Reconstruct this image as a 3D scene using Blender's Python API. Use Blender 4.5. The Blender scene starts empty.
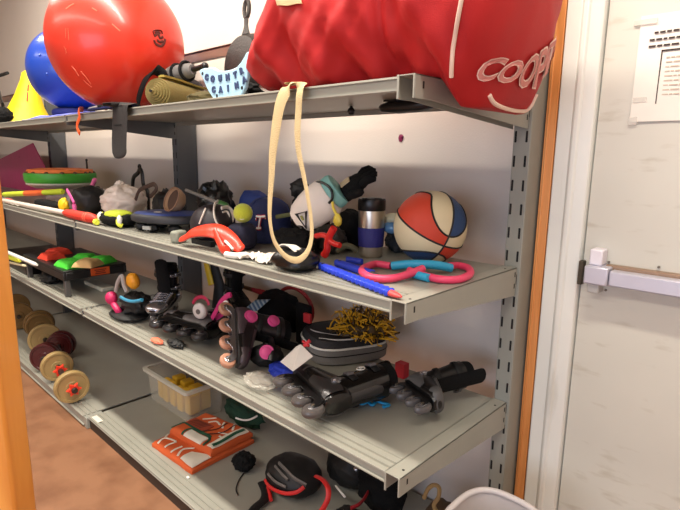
import bpy, math, random
from mathutils import Vector, Matrix, noise
random.seed(7)
PI = math.pi
C = bpy.context.scene.collection
# ------------------------------------------------------------------ camera frame (solved from the shelving's own lines)
FPX = 519.4873
CAM = Vector((0.6151956, -0.8619347, 1.30367612))
FW = Vector((-0.6735488, 0.71484273, -0.18796777))
RT = Vector((0.72607948, 0.68749233, 0.01276252))
UP = Vector((-0.1383496, 0.12788336, 0.98209227))
def ray(x, y): return FW + RT*((x-340)/FPX) - UP*((y-255)/FPX)
def onz(x, y, z): d = ray(x, y); return CAM + d*((z-CAM.z)/d.z)
def ony(x, y, Y): d = ray(x, y); return CAM + d*((Y-CAM.y)/d.y)
def onx(x, y, X): d = ray(x, y); return CAM + d*((X-CAM.x)/d.x)
def depth(p): return (Vector(p)-CAM).dot(FW)
# ------------------------------------------------------------------ heights
Z1, Z2, Z3, Z4, D = 1.4599, 1.0005, 0.5931, 0.0618, 0.515
SEC = 1.83
WALL = D+0.06
# ------------------------------------------------------------------ materials
def srgb(c):
    return tuple(((v/255)/12.92 if v/255 <= .04045 else ((v/255+.055)/1.055)**2.4) for v in c)+(1,)
MATS = {}
def mat(name, col, rough=.6, metal=0, var=.08, scale=14, bump=0, bscale=60, spec=.5, alpha=None, trans=0, coat=0, sheen=0, emit=0):
    if name in MATS: return MATS[name]
    m = bpy.data.materials.new(name); m.use_nodes = True
    nt = m.node_tree; b = nt.nodes['Principled BSDF']
    b.inputs['Roughness'].default_value = rough; b.inputs['Metallic'].default_value = metal
    b.inputs['Specular IOR Level'].default_value = spec
    b.inputs['Coat Weight'].default_value = coat
    b.inputs['Sheen Weight'].default_value = sheen
    b.inputs['Transmission Weight'].default_value = trans
    if alpha is not None: b.inputs['Alpha'].default_value = alpha
    c = srgb(col)
    tc = nt.nodes.new('ShaderNodeTexCoord')
    if var > 0:
        n = nt.nodes.new('ShaderNodeTexNoise'); n.inputs['Scale'].default_value = scale; n.inputs['Detail'].default_value = 4
        r = nt.nodes.new('ShaderNodeMapRange'); r.inputs['To Min'].default_value = 1-var*2; r.inputs['To Max'].default_value = 1+var*2
        x = nt.nodes.new('ShaderNodeMix'); x.data_type = 'RGBA'; x.blend_type = 'MULTIPLY'; x.inputs['Factor'].default_value = 1
        nt.links.new(tc.outputs['Object'], n.inputs['Vector']); nt.links.new(n.outputs['Fac'], r.inputs['Value'])
        x.inputs['A'].default_value = c; nt.links.new(r.outputs['Result'], x.inputs['B'])
        nt.links.new(x.outputs['Result'], b.inputs['Base Color'])
    else: b.inputs['Base Color'].default_value = c
    if bump:
        n2 = nt.nodes.new('ShaderNodeTexNoise'); n2.inputs['Scale'].default_value = bscale; n2.inputs['Detail'].default_value = 3
        bp = nt.nodes.new('ShaderNodeBump'); bp.inputs['Strength'].default_value = bump; bp.inputs['Distance'].default_value = .01
        nt.links.new(tc.outputs['Object'], n2.inputs['Vector']); nt.links.new(n2.outputs['Fac'], bp.inputs['Height']); nt.links.new(bp.outputs['Normal'], b.inputs['Normal'])
    m['b'] = 1; MATS[name] = m
    return m
def nodes(name): m = MATS[name]; return m.node_tree, m.node_tree.nodes['Principled BSDF']

def streaks(name, base, marks, rough=.45, metal=0, sx=3, sy=3, sz=40, lo=.58, hi=.7, bump=.0):
    """base colour crossed by elongated worn marks"""
    m = bpy.data.materials.new(name); m.use_nodes = True; nt = m.node_tree; b = nt.nodes['Principled BSDF']
    b.inputs['Roughness'].default_value = rough; b.inputs['Metallic'].default_value = metal
    tc = nt.nodes.new('ShaderNodeTexCoord'); mp = nt.nodes.new('ShaderNodeMapping'); mp.inputs['Scale'].default_value = (sx, sy, sz)
    n = nt.nodes.new('ShaderNodeTexNoise'); n.inputs['Scale'].default_value = 1; n.inputs['Detail'].default_value = 6
    r = nt.nodes.new('ShaderNodeMapRange'); r.inputs['From Min'].default_value = lo; r.inputs['From Max'].default_value = hi
    n3 = nt.nodes.new('ShaderNodeTexNoise'); n3.inputs['Scale'].default_value = 3; n3.inputs['Detail'].default_value = 3
    r3 = nt.nodes.new('ShaderNodeMapRange'); r3.inputs['To Min'].default_value = .9; r3.inputs['To Max'].default_value = 1.1
    x = nt.nodes.new('ShaderNodeMix'); x.data_type = 'RGBA'; x.inputs['A'].default_value = srgb(base); x.inputs['B'].default_value = srgb(marks)
    y = nt.nodes.new('ShaderNodeMix'); y.data_type = 'RGBA'; y.blend_type = 'MULTIPLY'; y.inputs['Factor'].default_value = 1
    L = nt.links.new
    L(tc.outputs['Object'], mp.inputs['Vector']); L(mp.outputs['Vector'], n.inputs['Vector']); L(n.outputs['Fac'], r.inputs['Value'])
    L(r.outputs['Result'], x.inputs['Factor']); L(tc.outputs['Object'], n3.inputs['Vector']); L(n3.outputs['Fac'], r3.inputs['Value'])
    L(x.outputs['Result'], y.inputs['A']); L(r3.outputs['Result'], y.inputs['B']); L(y.outputs['Result'], b.inputs['Base Color'])
    if bump:
        bp = nt.nodes.new('ShaderNodeBump'); bp.inputs['Strength'].default_value = bump; bp.inputs['Distance'].default_value = .004
        L(n.outputs['Fac'], bp.inputs['Height']); L(bp.outputs['Normal'], b.inputs['Normal'])
    MATS[name] = m; return m

# ------------------------------------------------------------------ mesh builder
def frame_from(axis, hint=None):
    a = Vector(axis).normalized()
    h = Vector(hint) if hint else (Vector((0, 0, 1)) if abs(a.z) < .9 else Vector((1, 0, 0)))
    u = (h - a*h.dot(a))
    if u.length < 1e-6: u = Vector((0, 1, 0)) - a*a.y
    u.normalize(); v = a.cross(u)
    return a, u, v
def TR(loc=(0, 0, 0), rx=0, ry=0, rz=0, s=1):
    return Matrix.Translation(Vector(loc)) @ Matrix.Rotation(rz, 4, 'Z') @ Matrix.Rotation(ry, 4, 'Y') @ Matrix.Rotation(rx, 4, 'X') @ Matrix.Diagonal((s, s, s, 1))
def axes(loc, X, Z):
    X = Vector(X).normalized(); Z = Vector(Z); Z = (Z - X*Z.dot(X)).normalized(); Y = Z.cross(X)
    M = Matrix((X, Y, Z)).transposed().to_4x4(); M.translation = Vector(loc); return M
class MB:
    def __init__(s): s.v = []; s.f = []; s.mi = []; s.m = 0; s.M = Matrix()
    def add(s, vs, fs):
        o = len(s.v); s.v += [s.M @ Vector(p) for p in vs]; s.f += [tuple(i+o for i in f) for f in fs]; s.mi += [s.m]*len(fs); return s
    def box(s, c, d, M=None):
        x, y, z = d[0]/2, d[1]/2, d[2]/2
        vs = [Vector((sx*x, sy*y, sz*z)) for sz in (-1, 1) for sy in (-1, 1) for sx in (-1, 1)]
        T = Matrix.Translation(Vector(c)) @ (M if M else Matrix())
        return s.add([T @ p for p in vs], [(0, 2, 3, 1), (4, 5, 7, 6), (0, 1, 5, 4), (2, 6, 7, 3), (0, 4, 6, 2), (1, 3, 7, 5)])
    def bb(s, x0, x1, y0, y1, z0, z1): return s.box(((x0+x1)/2, (y0+y1)/2, (z0+z1)/2), (x1-x0, y1-y0, z1-z0))
    def rings(s, R, closed=True, cap=(True, True), loop=False):
        n = len(R[0]); vs = [p for r in R for p in r]; fs = []
        k = len(R); kk = k if loop else k-1
        for i in range(kk):
            a = i*n; b = ((i+1) % k)*n
            for j in range(n if closed else n-1):
                j2 = (j+1) % n; fs.append((a+j, a+j2, b+j2, b+j))
        if not loop and closed:
            if cap[0]: fs.append(tuple(range(n))[::-1])
            if cap[1]: fs.append(tuple((k-1)*n+j for j in range(n)))
        return s.add(vs, fs)
    def tube(s, path, r, n=8, loop=False, flat=None, hint=None, cap=True):
        """round or flat bar along a path; flat=(w along hint-normal u, t)"""
        P = [Vector(p) for p in path]; k = len(P); R = []
        u = None
        for i in range(k):
            if loop: t = P[(i+1) % k]-P[i-1]
            else: t = P[min(i+1, k-1)]-P[max(i-1, 0)]
            if t.length < 1e-9: t = Vector((0, 0, 1))
            t.normalize()
            if hint is not None: _, u, v = frame_from(t, hint(P[i]) if callable(hint) else hint)
            elif u is None: _, u, v = frame_from(t)
            else:
                u = u - t*u.dot(t)
                if u.length < 1e-6: _, u, v = frame_from(t)
                u.normalize(); v = t.cross(u)
            rr = r[i] if isinstance(r, (list, tuple)) else r
            ru, rv = (rr, rr) if flat is None else (rr*flat[0], rr*flat[1])
            R.append([P[i]+u*(math.cos(2*PI*j/n)*ru)+v*(math.sin(2*PI*j/n)*rv) for j in range(n)])
        return s.rings(R, True, (cap, cap), loop)
    def lathe(s, prof, n=24, M=None, cap=(True, True)):
        M = M or Matrix()
        return s.rings([[M @ Vector((r*math.cos(2*PI*j/n), r*math.sin(2*PI*j/n), z)) for j in range(n)] for r, z in prof], True, cap)
    def cyl(s, a, b, r, n=16, r2=None):
        a = Vector(a); b = Vector(b); ax, u, v = frame_from(b-a); r2 = r if r2 is None else r2
        return s.rings([[q+(u*math.cos(2*PI*j/n)+v*math.sin(2*PI*j/n))*rr for j in range(n)] for q, rr in ((a, r), (b, r2))])
    def torus(s, c, R, r, axis=(0, 0, 1), n=32, k=10, sc=(1, 1)):
        a, u, v = frame_from(axis)
        return s.tube([Vector(c)+u*(math.cos(2*PI*i/n)*R*sc[0])+v*(math.sin(2*PI*i/n)*R*sc[1]) for i in range(n)], r, k, True)
    def ball(s, c, r, n=20, k=14, M=None):
        r = (r, r, r) if not hasattr(r, '__len__') else r; M = M or Matrix(); c = Vector(c)
        R = [[c + M @ Vector((r[0]*math.sin(PI*i/k)*math.cos(2*PI*j/n), r[1]*math.sin(PI*i/k)*math.sin(2*PI*j/n), -r[2]*math.cos(PI*i/k))) for j in range(n)] for i in range(1, k)]
        s.rings(R, True, (False, False)); o = len(s.v)
        t0 = s.M @ (c + M @ Vector((0, 0, -r[2]))); t1 = s.M @ (c + M @ Vector((0, 0, r[2])))
        s.v += [t0, t1]; b = o-(k-1)*n
        for j in range(n):
            s.f.append((o, b+(j+1) % n, b+j)); s.f.append((o+1, b+(k-2)*n+j, b+(k-2)*n+(j+1) % n)); s.mi += [s.m, s.m]
        return s
    def blob(s, c, r, amp=.15, freq=3, seed=0, M=None, n=36, k=24, sq=1.0, floor=None):
        """soft lumpy mass: super-ellipsoid with folds of noise"""
        M = M or Matrix(); c = Vector(c); off = Vector((seed*7.31, seed*3.17, seed*5.7)); R = []
        def pt(th, ph):
            d = Vector((math.sin(th)*math.cos(ph), math.sin(th)*math.sin(ph), -math.cos(th)))
            q = Vector([math.copysign(abs(a)**sq, a) for a in d])
            w = 1+amp*(noise.noise(d*freq+off)+.5*noise.noise(d*freq*2.3+off)) + amp*.6*(abs(noise.noise(d*freq*1.3-off))-.2)
            p = Vector((q.x*r[0]*w, q.y*r[1]*w, q.z*r[2]*w)); p = c + M @ p
            if floor is not None and p.z < floor: p.z = floor
            return p
        for i in range(1, k): R.append([pt(PI*i/k, 2*PI*j/n) for j in range(n)])
        s.rings(R, True, (False, False)); o = len(s.v); b = o-(k-1)*n
        s.v += [s.M @ pt(0.0001, 0), s.M @ pt(PI-.0001, 0)]
        for j in range(n):
            s.f.append((o, b+(j+1) % n, b+j)); s.f.append((o+1, b+(k-2)*n+j, b+(k-2)*n+(j+1) % n)); s.mi += [s.m, s.m]
        return s
    def slab(s, fn, nu=20, nv=20, th=.004):
        """cloth-like sheet with thickness from fn(u,v)->point"""
        G = [[Vector(fn(i/nu, j/nv)) for j in range(nv+1)] for i in range(nu+1)]
        N = [[None]*(nv+1) for _ in range(nu+1)]
        for i in range(nu+1):
            for j in range(nv+1):
                a = G[min(i+1, nu)][j]-G[max(i-1, 0)][j]; b = G[i][min(j+1, nv)]-G[i][max(j-1, 0)]
                c = a.cross(b); N[i][j] = c.normalized() if c.length > 1e-12 else Vector((0, 0, 1))
        w = nv+1; top = [G[i][j]+N[i][j]*th/2 for i in range(nu+1) for j in range(w)]; bot = [G[i][j]-N[i][j]*th/2 for i in range(nu+1) for j in range(w)]
        o = len(top); fs = []
        for i in range(nu):
            for j in range(nv):
                a, b, c, d = i*w+j, (i+1)*w+j, (i+1)*w+j+1, i*w+j+1
                fs += [(a, b, c, d), (o+d, o+c, o+b, o+a)]
        for i in range(nu):
            a, b = i*w, (i+1)*w; fs.append((a, o+a, o+b, b)); a, b = i*w+nv, (i+1)*w+nv; fs.append((a, b, o+b, o+a))
        for j in range(nv):
            a, b = j, j+1; fs.append((a, b, o+b, o+a)); a, b = nu*w+j, nu*w+j+1; fs.append((a, o+a, o+b, b))
        return s.add(top+bot, fs)
    def prism(s, pts, dvec):
        n = len(pts); P = [Vector(p) for p in pts]; d = Vector(dvec)
        return s.add(P+[p+d for p in P], [tuple(range(n))[::-1], tuple(range(n, 2*n))]+[(i, (i+1) % n, n+(i+1) % n, n+i) for i in range(n)])
    def build(s, name, m, parent=None, world=True, smooth=40, bevel=0, seg=2):
        me = bpy.data.meshes.new(name)
        o0 = Vector((0, 0, 0))
        if parent is not None and world:
            q = parent
            while q: o0 = o0+q.location; q = q.parent
        me.from_pydata([tuple(p-o0) for p in s.v], [], s.f)
        ms = m if isinstance(m, (list, tuple)) else [m]
        for x in ms: me.materials.append(x)
        if len(ms) > 1: me.polygons.foreach_set('material_index', s.mi)
        import bmesh
        bm = bmesh.new(); bm.from_mesh(me); bmesh.ops.recalc_face_normals(bm, faces=bm.faces); bm.to_mesh(me); bm.free()
        me.polygons.foreach_set('use_smooth', [True]*len(me.polygons))
        if smooth is not None: me.set_sharp_from_angle(angle=math.radians(smooth))
        o = bpy.data.objects.new(name, me); C.objects.link(o)
        if parent is not None: o.parent = parent
        if bevel:
            b = o.modifiers.new('bevel', 'BEVEL'); b.width = bevel; b.segments = seg; b.limit_method = 'ANGLE'; b.angle_limit = math.radians(35)
        return o
def tag(o, label, cat, group=None):
    o['label'] = label; o['category'] = cat
    if group: o['group'] = group
    return o
def thing(name, label, cat, loc=(0, 0, 0), M=None, group=None):
    o = bpy.data.objects.new(name, None); C.objects.link(o); o.empty_display_size = .05
    if M is not None: o.matrix_world = M
    else: o.location = Vector(loc)
    return tag(o, label, cat, group)
def one(mb, name, m, label, cat, group=None, **k):
    """a thing that is one mesh; origin moved to its base"""
    o = mb.build(name, m, None, **k)
    xs = [v.co for v in o.data.vertices]; lo = Vector((sum(v.x for v in xs)/len(xs), sum(v.y for v in xs)/len(xs), min(v.z for v in xs)))
    for v in o.data.vertices: v.co -= lo
    o.location = lo
    return tag(o, label, cat, group)
def struct(mb, name, m, **k):
    o = mb.build(name, m, None, **k); o['kind'] = 'structure'; return o
def copy_tree(o, parent=None):
    c = o.copy(); C.objects.link(c); c.parent = parent
    if parent is not None: c.matrix_parent_inverse = o.matrix_parent_inverse.copy()
    for ch in list(o.children): copy_tree(ch, c)
    return c
def lab(o, label, group=None):
    o['label'] = label
    if group: o['group'] = group
    return o
def spline(pts, n=8, loop=False):
    P = [Vector(p) for p in pts]; k = len(P); out = []
    rng = range(k if loop else k-1)
    for i in rng:
        if loop: a, b, c, d = P[i-1], P[i], P[(i+1) % k], P[(i+2) % k]
        else: a, b, c, d = P[max(i-1, 0)], P[i], P[i+1], P[min(i+2, k-1)]
        for t in range(n):
            t /= n; out.append(.5*((2*b)+(c-a)*t+(2*a-5*b+4*c-d)*t*t+(3*b-3*c+d-a)*t**3))
    if not loop: out.append(P[-1])
    return out
def text_mesh(txt, size, depth_, bold=0.0, shear=0):
    cu = bpy.data.curves.new('t', 'FONT'); cu.body = txt; cu.size = size; cu.extrude = depth_/2; cu.offset = bold; cu.shear = shear; cu.resolution_u = 3
    cu.align_x = 'LEFT'
    o = bpy.data.objects.new('t', cu); C.objects.link(o)
    bpy.context.view_layer.update()
    dg = bpy.context.evaluated_depsgraph_get(); me = bpy.data.meshes.new_from_object(o.evaluated_get(dg))
    vs = [v.co.copy() for v in me.vertices]; fs = [tuple(p.vertices) for p in me.polygons]
    bpy.data.objects.remove(o); bpy.data.curves.remove(cu); bpy.data.meshes.remove(me)
    return vs, fs
# ================================================================== MATERIALS
WALL = .632
steel = streaks('grey_enamel', (150, 148, 137), (144, 142, 130), rough=.40, sx=4, sy=4, sz=4, lo=.45, hi=.75)
steel_dark = streaks('grey_enamel_post', (146, 146, 136), (132, 131, 120), rough=.5, sx=9, sy=9, sz=2, lo=.5, hi=.8)
slotm = mat('slot_dark', (18, 17, 16), .9, var=0)
wallm = mat('wall_paint', (216, 205, 194), .75, var=.03, scale=2.2, bump=.08, bscale=180)
floorm = streaks('stained_concrete', (144, 102, 74), (122, 82, 57), rough=.42, sx=8, sy=8, sz=3, lo=.42, hi=.72, bump=.15)
ceilm = mat('ceiling_paint', (225, 222, 214), .9, var=.02)
doorm = streaks('door_paint', (204, 200, 187), (188, 181, 165), rough=.45, sx=9, sy=2, sz=34, lo=.60, hi=.74)
framem = streaks('frame_paint', (222, 221, 212), (190, 186, 172), rough=.4, sx=14, sy=14, sz=2.0, lo=.62, hi=.8)
alum = mat('push_bar_metal', (196, 194, 205), .35, .35, var=.03)
brass = mat('dull_metal', (120, 110, 96), .4, .8, var=.1)
blackp = mat('black_plastic', (11, 11, 12), .34, var=.1)
blackr = mat('black_rubber', (12, 12, 12), .62, var=.12, bump=.2)
blackf = mat('black_fabric', (10, 10, 11), .85, var=.2, bump=.5, bscale=260, spec=.25)
darkg = mat('dark_grey_webbing', (44, 41, 40), .85, var=.12, bump=.5, bscale=400)
whitep = mat('white_plastic', (225, 222, 214), .4, var=.03)
paper = mat('white_paper', (228, 222, 210), .8, var=.03)
def wood_mat(name, a, b, sc=(14, 14, 1.3)):
    m = bpy.data.materials.new(name); m.use_nodes = True; nt = m.node_tree; p = nt.nodes['Principled BSDF']; L = nt.links.new
    tc = nt.nodes.new('ShaderNodeTexCoord'); mp = nt.nodes.new('ShaderNodeMapping'); mp.inputs['Scale'].default_value = sc
    n = nt.nodes.new('ShaderNodeTexNoise'); n.inputs['Scale'].default_value = 1.6; n.inputs['Detail'].default_value = 6; n.inputs['Distortion'].default_value = .8
    r = nt.nodes.new('ShaderNodeValToRGB'); r.color_ramp.elements[0].position = .34; r.color_ramp.elements[1].position = .66
    r.color_ramp.elements[0].color = srgb(b); r.color_ramp.elements[1].color = srgb(a)
    L(tc.outputs['Object'], mp.inputs['Vector']); L(mp.outputs['Vector'], n.inputs['Vector']); L(n.outputs['Fac'], r.inputs['Fac']); L(r.outputs['Color'], p.inputs['Base Color'])
    p.inputs['Roughness'].default_value = .4; p.inputs['Coat Weight'].default_value = .2
    MATS[name] = m; return m
pine = wood_mat('varnished_pine', (240, 166, 78), (218, 136, 52))
pine_trim = wood_mat('trim_pine', (226, 152, 86), (190, 116, 54))
railwood = wood_mat('rail_wood', (128, 96, 80), (98, 72, 60), (2, 14, 14))

# ================================================================== SETTING
m = MB(); m.bb(-7.0, 2.6, -4.2, WALL+.15, -.1, 0); struct(m, 'floor', floorm)
m = MB(); m.bb(-7.0, 2.6, -4.2, WALL+.15, 2.95, 3.05); struct(m, 'ceiling', ceilm)
DX0, DX1 = ony(610, 0, .60).x, 1.12
FX0, FX1 = ony(565, 0, .586).x, DX0
m = MB(); m.bb(-7.0, FX0+.02, WALL, WALL+.15, 0, 2.95); m.bb(DX1+.06, 2.6, WALL, WALL+.15, 0, 2.95); m.bb(FX0+.02, DX1+.06, WALL, WALL+.15, 2.12, 2.95)
struct(m, 'wall_back', wallm)
m = MB(); m.bb(-7.1, -7.0, -4.2, WALL+.15, 0, 2.95); struct(m, 'wall_left', wallm)
m = MB(); m.bb(2.6, 2.7, -4.2, WALL+.15, 0, 2.95); struct(m, 'wall_right', wallm)
m = MB(); m.bb(-7.0, 2.6, -4.3, -4.2, 0, 2.95); struct(m, 'wall_front', wallm)
# wooden strip beside the door frame
TX0, TX1 = ony(532.3, 275, .588).x, ony(543.5, 275, .588).x
m = MB(); m.bb(TX0, TX1-.002, .588, WALL-.001, .0, 2.2); m.bb(TX0+.006, TX0+.011, .585, .589, 0, 2.2)
struct(m, 'trim_1', pine_trim, bevel=.003)
# steel door frame: flat face, rounded stop, rebate
def frame_leg(x0, x1, s):
    m = MB(); w = x1-x0
    X = (lambda t: x0+w*t) if s > 0 else (lambda t: x1-w*t)
    pr = [(0, WALL+.05), (0, .590), (.03, .586), (.42, .586), (.45, .582), (.50, .578), (.60, .578), (.66, .583), (.93, .586), (.97, .588), (1, .594), (1, WALL+.05)]
    m.rings([[(X(t), y, z) for t, y in pr] for z in (0, 2.05)], True)
    return m
fm = frame_leg(TX1, DX0-.004, 1); a = frame_leg(DX1+.004, DX1+.12, -1)
fm.add(a.v, a.f); fm.bb(TX1, DX1+.12, .586, WALL+.05, 2.05, 2.15)
struct(fm, 'trim_2', framem, smooth=30, bevel=.002)
# door leaf
dm = MB(); dm.bb(DX0, DX1, .600, .645, .008, 2.045)
door = struct(dm, 'door_1', doorm, bevel=.002)
# panic bar: end housing, latch cover above and below, long bar with dark top lip
BY = .600
q0 = ony(585, 268, .545)
zt = ony(609.4, 271.2, .54).z; zb = ony(609.4, 285.9, .54).z
m = MB(); m.bb(q0.x, q0.x+.058, .538, BY, zb-.004, zt+.006); m.build('bar_end_housing', alum, door, bevel=.004)
m = MB(); m.bb(q0.x+.004, q0.x+.036, .556, BY, zt+.006, zt+.048); m.build('latch_cover', mat('latch_white', (226, 220, 226), .4, var=.02), door, bevel=.004)
m = MB(); m.bb(q0.x+.004, q0.x+.034, .560, BY, zb-.032, zb-.004); m.build('latch_cover', mat('latch_grey', (190, 188, 182), .4, var=.02), door, bevel=.004)
m = MB(); m.bb(q0.x+.060, DX1-.05, .541, .575, zb-.002, zt); bar = m.build('push_bar', alum, door, bevel=.004)
m = MB(); m.bb(q0.x+.040, DX1-.03, .575, BY, zb-.006, zt+.008); m.build('bar_rail', mat('rail_tan', (150, 122, 100), .45, .3, var=.05), door, bevel=.002)
for (x, y) in ((603, 262), (609, 262), (659, 267), (606, 290)):
    m = MB(); q = ony(x, y, BY); m.cyl((q.x, BY-.004, q.z), (q.x, BY+.001, q.z), .0032, 10); m.build('screw', brass, door)
# strike plate hole in the frame
m = MB(); q = ony(581, 272, .578); m.bb(q.x-.008, q.x+.004, .577, .60, q.z-.035, q.z+.03); m.build('strike_plate', mat('strike_dark', (74, 64, 50), .6, .4, var=.3, scale=60), door, bevel=.002)
# paper notice taped on the door
PY_ = .5985
def pp(x, y): return ony(x, y, PY_)
tl, bl = pp(641, 21), pp(630, 122)
x0, x1 = (tl.x+bl.x)/2, (tl.x+bl.x)/2+.216; zt_, zb_ = tl.z+.01, bl.z
th = thing('paper_notice', 'white paper notice with a black-framed box taped to the pale door', 'notice', (x0, PY_, zb_))
m = MB(); n = 8
m.slab(lambda u, v: (x0+u*(x1-x0), PY_-.001-.0035*math.sin(u*7)*math.sin(v*5)*0.3-.002*(1-u)*(1-v), zb_+v*(zt_-zb_)), 10, 10, .0006)
m.build('sheet', paper, th)
m = MB()
g1 = pp(662, 50); gx = g1.x; gz = g1.z; gb = pp(655.5, 104).z
m.bb(gx, x1-.012, PY_-.0036, PY_-.0024, gz-.004, gz); m.bb(gx, gx+.0025, PY_-.0036, PY_-.0024, gb, gz-.001)
m.build('black_box_rule', mat('print_black', (62, 48, 44), .8, var=0), th)
m = MB(); rnd = random.Random(3)
for k, (yy, xx) in enumerate(((33, 655), (40.5, 650), (47, 649))):
    q = pp(xx, yy); X = q.x
    while X < x1-.014:
        w = rnd.uniform(.006, .016); m.bb(X, min(X+w, x1-.01), PY_-.0036, PY_-.0026, q.z-.0022, q.z+.0022); X += w+.003
m.build('heading_lines', MATS['print_black'], th)
m = MB()
for k in range(9):
    z = gz-.018-k*.0105; X = gx+.012
    while X < x1-.02:
        w = rnd.uniform(.006, .018); m.bb(X, min(X+w, x1-.015), PY_-.0036, PY_-.0026, z-.0014, z+.0014); X += w+.0025
m.build('small_print', mat('print_faint', (196, 178, 160), .8, var=0), th)
for (x, y, w, h) in ((640, 100, .03, .012), (633, 121, .02, .018), (646, 22, .05, .012)):
    m = MB(); q = pp(x, y); m.bb(q.x-w/2, q.x+w/2, PY_-.0045, PY_+.0005, q.z-h/2, q.z+h/2); m.build('clear_tape', mat('tape', (232, 226, 214), .3, var=0, alpha=.5), th)
# small mark on the wall
q = ony(401, 138, WALL); m = MB(); m.blob((q.x, WALL-.002, q.z), (.010, .002, .013), .3, 3, 4, n=14, k=10); m.blob((q.x+.006, WALL-.003, q.z+.004), (.006, .002, .005), .3, 3, 4, n=12, k=8)
one(m, 'wall_sticker', mat('magenta_mark', (128, 22, 72), .6), 'small magenta mark on the wall below the top shelf', 'sticker')

# ================================================================== SHELVING UNIT (three sections)
SH = thing('steel_shelving', 'long grey steel shelving unit with four levels of gear along the wall', 'shelving', (-SEC, D/2, 0))
PTOP = ony(189, 50, D).z
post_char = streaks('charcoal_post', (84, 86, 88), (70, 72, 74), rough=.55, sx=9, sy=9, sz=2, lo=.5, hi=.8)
def post(jx, xa=-.040, xb=.009, m_=None):
    m = MB(); m.bb(jx+xa, jx+xb, D+.001, WALL-.004, 0, PTOP)
    m.m = 1
    z = .10
    while z < PTOP-.05:
        for sx in (jx-.037+.004, jx-.002): m.bb(sx-.0034, sx+.0034, D-.0004, D+.004, z, z+.031)
        z += .0655
    o = m.build('post', [m_, slotm], SH, bevel=.0025)
    return o
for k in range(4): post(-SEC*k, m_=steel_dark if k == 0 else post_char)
underm = mat('shaded_underside', (74, 70, 66), .7, var=.08)  # shade beneath the shelves, painted in as a darker grey
def shelf(x0, x1, z, y0=0., lip=.030, name='shelf', y1=D):
    m = MB()
    pr = [(0, -lip), (-.003, -lip+.002), (-.003, -lip+.005), (.004, -lip+.006), (.004, -.0055), (-.0015, -.0045), (-.001, -.001), (.002, 0), (.012, 0), (.0135, -.005), (.0205, -.005), (.022, 0), (.034, 0), (.0355, -.005), (.0425, -.005), (.044, 0), (.060, 0), (.0615, -.004), (.0670, -.004), (.0685, 0), (y1-.003, 0), (y1-.003, -.022), (y1-.006, -.022), (y1-.006, -.0060), (.008, -.0060), (.008, -lip)]
    m.rings([[(x, y0+y, z+h) for y, h in pr] for x in (x0, x1)], True)
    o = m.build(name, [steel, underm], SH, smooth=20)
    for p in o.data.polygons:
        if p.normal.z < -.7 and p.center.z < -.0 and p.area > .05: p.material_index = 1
    return o
def bracket(par, x0, x1, z, y0=0., hf=.046, hr=.082, m_=None):
    t = .0025; m = MB(); zt = z+.0015
    def plate(xa, xb): m.prism([(xa, y0-.004, zt), (xa, y0-.004, zt-hf), (xa, y0+.05, zt-hf), (xa, D, zt-hr), (xa, D, zt)], (xb-xa, 0, 0))
    plate(x1-t, x1); plate(x0, x0+t)
    m.bb(x0, x1, y0-.004, D, zt-t, zt)
    m.bb(x0, x1, y0-.004, y0+.05, zt-hf, zt-hf+t) if False else None
    m.bb(x0+.001, x0+.006, y0-.006, y0-.003, zt-hf, zt)
    m.bb(x1-.004, x1-.0005, y0-.006, y0-.003, zt-hf, zt)
    m.m = 1
    # slot hole on the outer cheek, punched hole on top, hooks at the post
    m.bb(x1-.0005, x1+.0006, y0+.022, y0+.027, zt-.026, zt-.012)
    m.cyl(((x0+x1)/2+.006, y0+.03, zt-.001), ((x0+x1)/2+.006, y0+.03, zt+.0006), .0035, 10)
    m.cyl(((x0+x1)/2+.006, D-.04, zt-.001), ((x0+x1)/2+.006, D-.04, zt+.0006), .0035, 10)
    for h in (.012, .045): m.bb(x1-.0005, x1+.0006, D-.012, D-.007, zt-h-.014, zt-h)
    return m.build('bracket', [m_ or steel, slotm], par, bevel=.0012)
for (z, y0) in ((Z1, 0), (Z2, 0), (Z3, 0)):
    for k in range(3):
        xr = -SEC*k; x1 = xr-(.0445 if k == 0 else .014); x0 = xr-SEC+.012
        s = shelf(x0, x1, z, y0)
        if k == 0: bracket(s, -.044, 0, z)
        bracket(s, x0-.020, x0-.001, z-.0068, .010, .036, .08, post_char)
# base shelves: sit low with a dark kick plate under them
base_r = shelf(-SEC+.006, .0, Z4, -.010, .013, 'base_shelf', WALL-D+.515)
m = MB(); m.bb(-SEC+.008, .0, -.0085, .0, 0, Z4-.0135); m.build('kick_plate', mat('kick_dark', (52, 40, 30), .7), base_r)
m = MB(); m.bb(-SEC-.028, -SEC+.004, -.022, .06, 0, Z4-.006); m.build('base_foot', steel_dark, base_r, bevel=.003)
m = MB(); q = onz(98, 419.5, Z4+.001); m.bb(q.x-.045, q.x+.03, q.y-.012, q.y+.012, Z4+.0005, Z4+.0016); m.build('price_label', mat('label_white', (222, 216, 200), .5), base_r)
for k in (1, 2):
    b = shelf(-SEC*(k+1)+.006, -SEC*k-.030, Z4-.004, -.024, .05, 'base_shelf', WALL-D+.525)
    m = MB(); m.bb(-SEC*(k+1)+.03, -SEC*k-.03, .0, .006, 0, Z4-.054); m.build('kick_plate', MATS['kick_dark'], b)
# back rail along the top of the posts
rz = ony(205, 55, D).z
for k in range(3):
    m = MB(); m.bb(-SEC*(k+1)+.012, -SEC*k-.042, D+.008, D+.03, rz-.02, rz+.022); m.bb(-SEC*(k+1)+.012, -SEC*k-.042, D+.002, D+.03, rz+.022, rz+.026)
    m.build('top_rail', railwood, SH, bevel=.002)
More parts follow.
